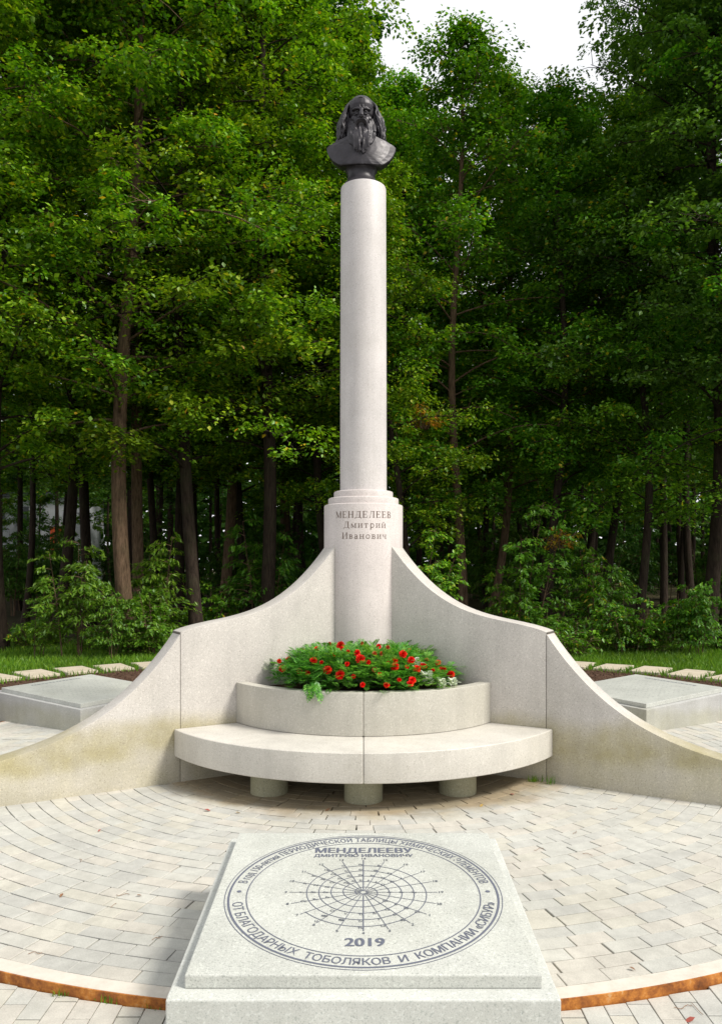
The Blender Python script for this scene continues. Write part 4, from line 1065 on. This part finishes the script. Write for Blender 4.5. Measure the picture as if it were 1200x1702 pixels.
ell(A, (0, .025, .705), (.118, .135, .132)); ell(A, (0, -.022, .735), (.103, .102, .096)); ell(A, (0, -.018, .610), (.083, .098, .125)); rod(A, [(0, .03, .38), (0, .02, .62)], .10, .09)
for s in (-1, 1):
    ell(A, (s * .040, -.098, .688), (.040, .022, .012), (0, s * .08, s * .42)); ell(A, (s * .020, -.112, .684), (.022, .016, .011), (0, s * -.2, s * .2))
    if False: rod(A, [(s * .006, -.117, .680), (s * .030, -.122, .688), (s * .060, -.106, .686), (s * .085, -.070, .668)], .009, .008)      # brow
    ell(A, (s * .037, -.101, .656), (.016, .014, .0125))                                                       # eyeball
    rod(A, [(s * .014, -.112, .654), (s * .036, -.119, .667), (s * .058, -.101, .655)], .0036, .0036)              # upper lid
    rod(A, [(s * .014, -.111, .650), (s * .036, -.114, .641), (s * .056, -.099, .650)], .003, .003)             # lower lid
    ell(A, (s * .052, -.070, .618), (.036, .036, .030), (.5, 0, s * .6)); ell(A, (s * .038, -.085, .590), (.026, .030, .045), (.2, 0, 0)); 
    ell(A, (s * .017, -.137, .604), (.012, .014, .011)); ell(A, (s * .106, .02, .635), (.014, .024, .036))
rod(A, [(0, -.112, .688), (0, -.132, .655), (0, -.153, .622), (0, -.158, .606)], .014, .020); ell(A, (0, -.152, .603), (.019, .020, .015))
ell(A, (0, -.118, .553), (.020, .014, .008))
rod(A, [(-.012, -.121, .70), (-.014, -.120, .72)], .004, .002); rod(A, [(.013, -.121, .70), (.016, -.118, .73)], .004, .002)
for z_, s in ((.755, 1), (.775, 1)):
    rod(A, [(-.05, -.096, z_), (0, -.118, z_ + .004), (.05, -.096, z_)], .003, .003)
# shoulders and chest: a thick cut plate
outl = [(0, .475), (.07, .470), (.13, .452), (.22, .425), (.300, .402), (.325, .385), (.322, .345), (.300, .285), (.262, .225), (.215, .178), (.19, .166), (.1, .158), (0, .155)]
full = outl + [(-x, z) for x, z in outl[-2:0:-1]]
n = len(full); V = []
for k, (sc, y0, cv) in enumerate(((1.0, -.165, 1.15), (1.01, -.12, 1.1), (.92, .03, .7), (.70, .13, .3))):
    for x, z in full:
        zz = z if k < 2 else .30 + (z - .30) * (.98 if z > .3 else (.75 if k == 2 else .4)); V.append((x * sc, y0 + cv * x * x - (.0 if z < .35 else .0) + (.05 * (z - .16) / .3 if k == 0 else 0), zz))
V = V + [(0, -.185, .30), (0, .14, .33)]
Fc = [(k * n + j, k * n + (j + 1) % n, (k + 1) * n + (j + 1) % n, (k + 1) * n + j) for k in range(3) for j in range(n)]
A.add(np.array(V), np.array(Fc))
# caps as degenerate quads
A.add(np.array(V[:n] + [V[-2]]), np.array([(n, (j + 1) % n, j, j) for j in range(n)])) if False else None
def cap(acc, ring, c):
    ring = np.array(ring); c = np.array(c); m = (ring + c) / 2; nn = len(ring); V = np.concatenate([ring, m, [c]])
    q = [(j, (j + 1) % nn, nn + (j + 1) % nn, nn + j) for j in range(nn)]
    acc.add(V, np.array(q)); 
    q2 = [(nn + j, nn + (j + 1) % nn, nn + (j + 2) % nn, 2 * nn) for j in range(0, nn, 2)]
    acc.add(V, np.array(q2))
ctr = (0, .30); prevr = [V[i] for i in range(n)]
for q in (.82, .64, .46, .28, .10):
    ringq = []
    for x, z in full:
        xq, zq = x * q, ctr[1] + (z - ctr[1]) * q; ringq.append((xq, -.168 + 1.15 * xq * xq + .05 * (zq - .16) / .3 - .010 * (1 - q), zq))
    A.add(np.array(prevr + ringq), np.array([(j, (j + 1) % n, n + (j + 1) % n, n + j) for j in range(n)])); prevr = ringq
cap(A, prevr, (0, -.155, .30)); cap(A, V[3 * n:4 * n][::-1], V[-1])
for s in (-1, 1):
    if False: rod(A, [(s * .115, -.135, .445), (s * .14, -.165, .36), (s * .10, -.185, .27), (s * .03, -.19, .22)], .008, .005)   # coat lapels
    pass
rod(A, [(0, .0, .12), (0, 0, .3)], .12, .12)
remesh(A, 'head_and_shoulders', .0042, M['bronze'], bust, 2)
rb = random.Random(5)
B = Acc(); ell(B, (0, -.122, .545), (.030, .018, .024)); ell(B, (0, -.085, .455), (.085, .060, .125)); ell(B, (-.032, -.115, .34), (.040, .045, .075)); ell(B, (.036, -.115, .335), (.040, .045, .08))
for s in (-1, 1):
    ell(B, (s * .075, -.05, .55), (.03, .045, .06))
    for k in range(22):          # beard locks
        f = k / 21; x0 = s * (.005 + .098 * f); y0 = -.122 + .085 * f ** 1.6 + rb.uniform(-.006, .006); z0 = .535 + .075 * f ** 1.4
        xe = s * (.012 + .062 * f * rb.uniform(.75, 1.1)); ze = .262 + .10 * f ** 2 + rb.uniform(-.012, .02)
        mx_ = s * (.012 + .115 * f); wv = rb.uniform(-.010, .010)
        rod(B, [(x0, y0, z0), (mx_ + wv, -.137 + .045 * f * f + rb.uniform(-.01, .01), .46 + .02 * f), (s * (.015 + .088 * f) - wv, -.165 + .05 * f * f + rb.uniform(-.012, .008), .37), (xe + wv, -.170 + .03 * f, ze)], .011, .004, bulge=.004)
    for k in range(14):          # whiskers on the cheek joining beard and hair
        f = k / 13; rod(B, [(s * (.062 + .030 * f), -.088 + .045 * f, .590 + .045 * f + rb.uniform(-.01, .006)), (s * (.075 + .030 * f), -.098 + .04 * f, .545 + .03 * f), (s * (.078 + .030 * f), -.112 + .04 * f, .480 + .03 * f + rb.uniform(-.02, .02))], .009, .004, bulge=.003)
    for k in range(16):          # curls lying over the beard
        xa = s * rb.uniform(.01, .085); za = rb.uniform(.36, .50); cw = rb.uniform(-.022, .022)
        yb = -.170 + abs(xa) * .55
        rod(B, [(xa, yb + .012, za), (xa + cw, yb - .004, za - .035), (xa * .9 - cw * .5, yb - .006, za - .07), (xa * .8 + cw * .6, yb + .004, za - .105)], .0075, .0025, bulge=.003)
    for k in range(9):           # moustache
        o_ = k * .0042
        rod(B, [(s * .002, -.146 + o_ * .2, .588 - o_ * .45), (s * (.026 + o_ * .3), -.152 + o_ * .5, .578 - o_ * .9), (s * (.050 + o_ * .2), -.143 + o_ * .3, .545 - o_ * 1.1), (s * (.072 - o_), -.138, .490 + rb.uniform(-.02, .02))], .0085, .003, bulge=.0035)
for k in range(30):
    x0 = rb.uniform(-.08, .08); sg = 1 if x0 > 0 else -1
    rod(B, [(x0, -.135 + abs(x0) * .5, .52 - rb.uniform(0, .08)), (x0 * .95 + rb.uniform(-.01, .01), -.165, .42), (x0 * .7 + sg * .015, -.172, .33 - rb.uniform(0, .05))], .008, .003, bulge=.003)
remesh(B, 'beard', .0034, M['bronze'], bust, 1)
Hh = Acc(); ell(Hh, (0, .095, .66), (.128, .095, .165)); ell(Hh, (0, .09, .50), (.17, .08, .14))
for s in (-1, 1):
    ell(Hh, (s * .128, .03, .650), (.034, .080, .105), (0, s * .16, 0)); ell(Hh, (s * .160, .0, .585), (.046, .062, .09), (0, s * .15, 0)); ell(Hh, (s * .168, .01, .495), (.045, .060, .075), (0, s * .2, 0))
    FR = ((.096, -.010, .792), (.138, -.030, .735), (.150, -.046, .670), (.168, -.060, .600), (.172, -.060, .530), (.186, -.045, .470), (.160, -.030, .425))
    BK = ((.065, .080, .812), (.158, .095, .745), (.205, .085, .660), (.222, .075, .590), (.218, .070, .520), (.226, .065, .460), (.195, .060, .420))
    for k in range(52):
        f = k / 51; wp = rb.uniform(0, 6.28); w_ = [.014 * math.sin(wp + 1.9 * q_) + rb.uniform(-.006, .006) for q_ in range(7)]; w_[0] *= .2; w_[1] *= .5
        rod(Hh, [(s * (a[0] * (1 - f) + b_[0] * f + wv), a[1] * (1 - f) + b_[1] * f - .012 * (1 - f) + rb.uniform(-.010, .006), a[2] * (1 - f) + b_[2] * f + (rb.uniform(-.02, .02) if q_ > 3 else 0)) for q_, (a, b_, wv) in enumerate(zip(FR, BK, w_))], .0078, .0035, bulge=.004, n=20)
for k in range(26):                       # thin hair combed back over the crown
    x0 = rb.uniform(-.085, .085); rod(Hh, [(x0 * .9, -.045 + abs(x0) * .35 + rb.uniform(0, .02), .818 - x0 * x0 * 4.2), (x0 * 1.1, .02, .832 - x0 * x0 * 3.8), (x0 * 1.4, .09, .80 - x0 * x0 * 3)], .003, .005)
remesh(Hh, 'hair', .0034, M['bronze'], bust, 1)
o = bmesh_obj('socle', lathe_bm([(.176, 0), (.176, .012), (.165, .03), (.142, .055), (.131, .09), (.131, .12), (.140, .15), (.155, .168)], 64), M['bronze'], bust); auto_smooth(o, 50)

# ------------------------------------------------------------------ small things on the ground
lfm = []
for i in range(3):
    bm = bmesh.new(); pts = [(-.5, 0), (-.2, .22), (.15, .25), (.5, 0), (.1, -.26), (-.25, -.2)]
    vv = [bm.verts.new((x, y, .12 * math.sin(x * 3 + i) + .1 * abs(y))) for x, y in pts]; c = bm.verts.new((0, 0, .0))
    for j in range(6): bm.faces.new((vv[j], vv[(j + 1) % 6], c))
    me = bpy.data.meshes.new('fallen_leaf'); bm.to_mesh(me); bm.free(); lfm.append(me)
M['dry_red'] = mat_simple('dry_red_leaf', (.30, .07, .05), .8); M['dry_brown'] = mat_simple('dry_brown_leaf', (.20, .10, .05), .85); M['dry_yellow'] = mat_simple('dry_yellow_leaf', (.42, .28, .08), .8)
def gpt(px, py, z=0):
    d = (EYE - z) * F / (py - 937.2); return (px - 604) * d / F, d - D
for i, (px, py, m_, s_, lab, z) in enumerate(((851, 1321, 'dry_red', .05, 'small dry red leaf on the paving under the right end of the bench', 0), (345, 1348, 'dry_red', .05, 'reddish leaf on the paving left of the bench legs', 0), (166, 1382, 'dry_red', .03, 'tiny dark red leaf on the paving at the left, below the wing wall', 0),
        (1146, 1697, 'dry_red', .045, 'reddish leaf on the outer paving in the bottom right corner', -STEP), (103, 1490, 'dry_brown', .035, 'small brown leaf on the paving in the left middle', 0), (232, 1490, 'dry_brown', .03, 'dark crumb of bark on the paving left of the engraved slab', 0), (545, 1347, 'dry_brown', .05, 'brown leaf on the paving in front of the centre bench leg', 0),
        (396, 1352, 'dry_yellow', .04, 'yellowish leaf on the paving in front of the left bench leg', 0), (1050, 1612, 'dry_brown', .03, 'tiny brown leaf by the curb on the right', 0), (800, 1340, 'dry_yellow', .045, 'yellow-brown leaf on the paving in front of the right bench leg', 0))):
    me = lfm[i % 3].copy(); me.materials.append(M[m_]); o = mobj('fallen_leaf', me, label=lab, cat='leaf', group='dry leaves scattered on the paving')
    X, Y = gpt(px, py, z); o.location = (X, Y, z + .006); o.rotation_euler = (random.uniform(-.2, .2), random.uniform(-.2, .2), random.uniform(0, 6)); o.scale = (s_,) * 3
for i, (px, py, L, a) in enumerate(((205, 1488, .07, .2), (190, 1505, .05, 1.2), (135, 1430, .06, 2.0), (262, 1560, .05, .7), (1020, 1345, .07, .4), (1160, 1665, .09, 1.7), (1135, 1660, .08, .2), (895, 1412, .08, .5), (975, 1420, .06, 2.6), (60, 1585, .06, .1), (955, 1385, .07, 1.0))):
    X, Y = gpt(px, py); n_ = 6; u = np.linspace(-.5, .5, n_)
    zg = -STEP if math.hypot(X, Y) > CURB1 else 0
    p = np.c_[X + L * u * math.cos(a), Y + L * u * math.sin(a) + .012 * np.sin(u * 7 + i), np.full(n_, zg + .004)]
    V, Fc = tube_np(p, np.full(n_, .0013), 4); o = mobj('twig', np_mesh('twig', V, Fc), M['dry_brown'], label='thin dry twig or stalk lying on the pale paving', cat='twig', group='dry twigs scattered on the paving')
for i, (px, py, n_, h_, lab, z) in enumerate(((887, 1299, 26, .07, 'yellow-green weed tuft at the foot of the right wing under the bench end', 0), (915, 1303, 10, .09, 'thin grass blades sprouting at the joint of the right wing wall', 0), (186, 1664, 22, .05, 'small weed growing along the left rusty edging', -STEP), (100, 1655, 12, .04, 'sparse dry grass at the left rusty edging, further left', -STEP), (262, 1675, 8, .03, 'tiny sprout at the rusty edging beside the plinth', -STEP))):
    X, Y = gpt(px, py, z)
    def ar(): return X + random.gauss(0, .025), Y + random.gauss(0, .012)
    o = grass('weed_tuft', n_ * 2, ar, h_ * .3, h_, M['grass'], z - .005, .0025)
    del o['kind']; setp(o, lab, 'weed', 'weeds in the paving joints')
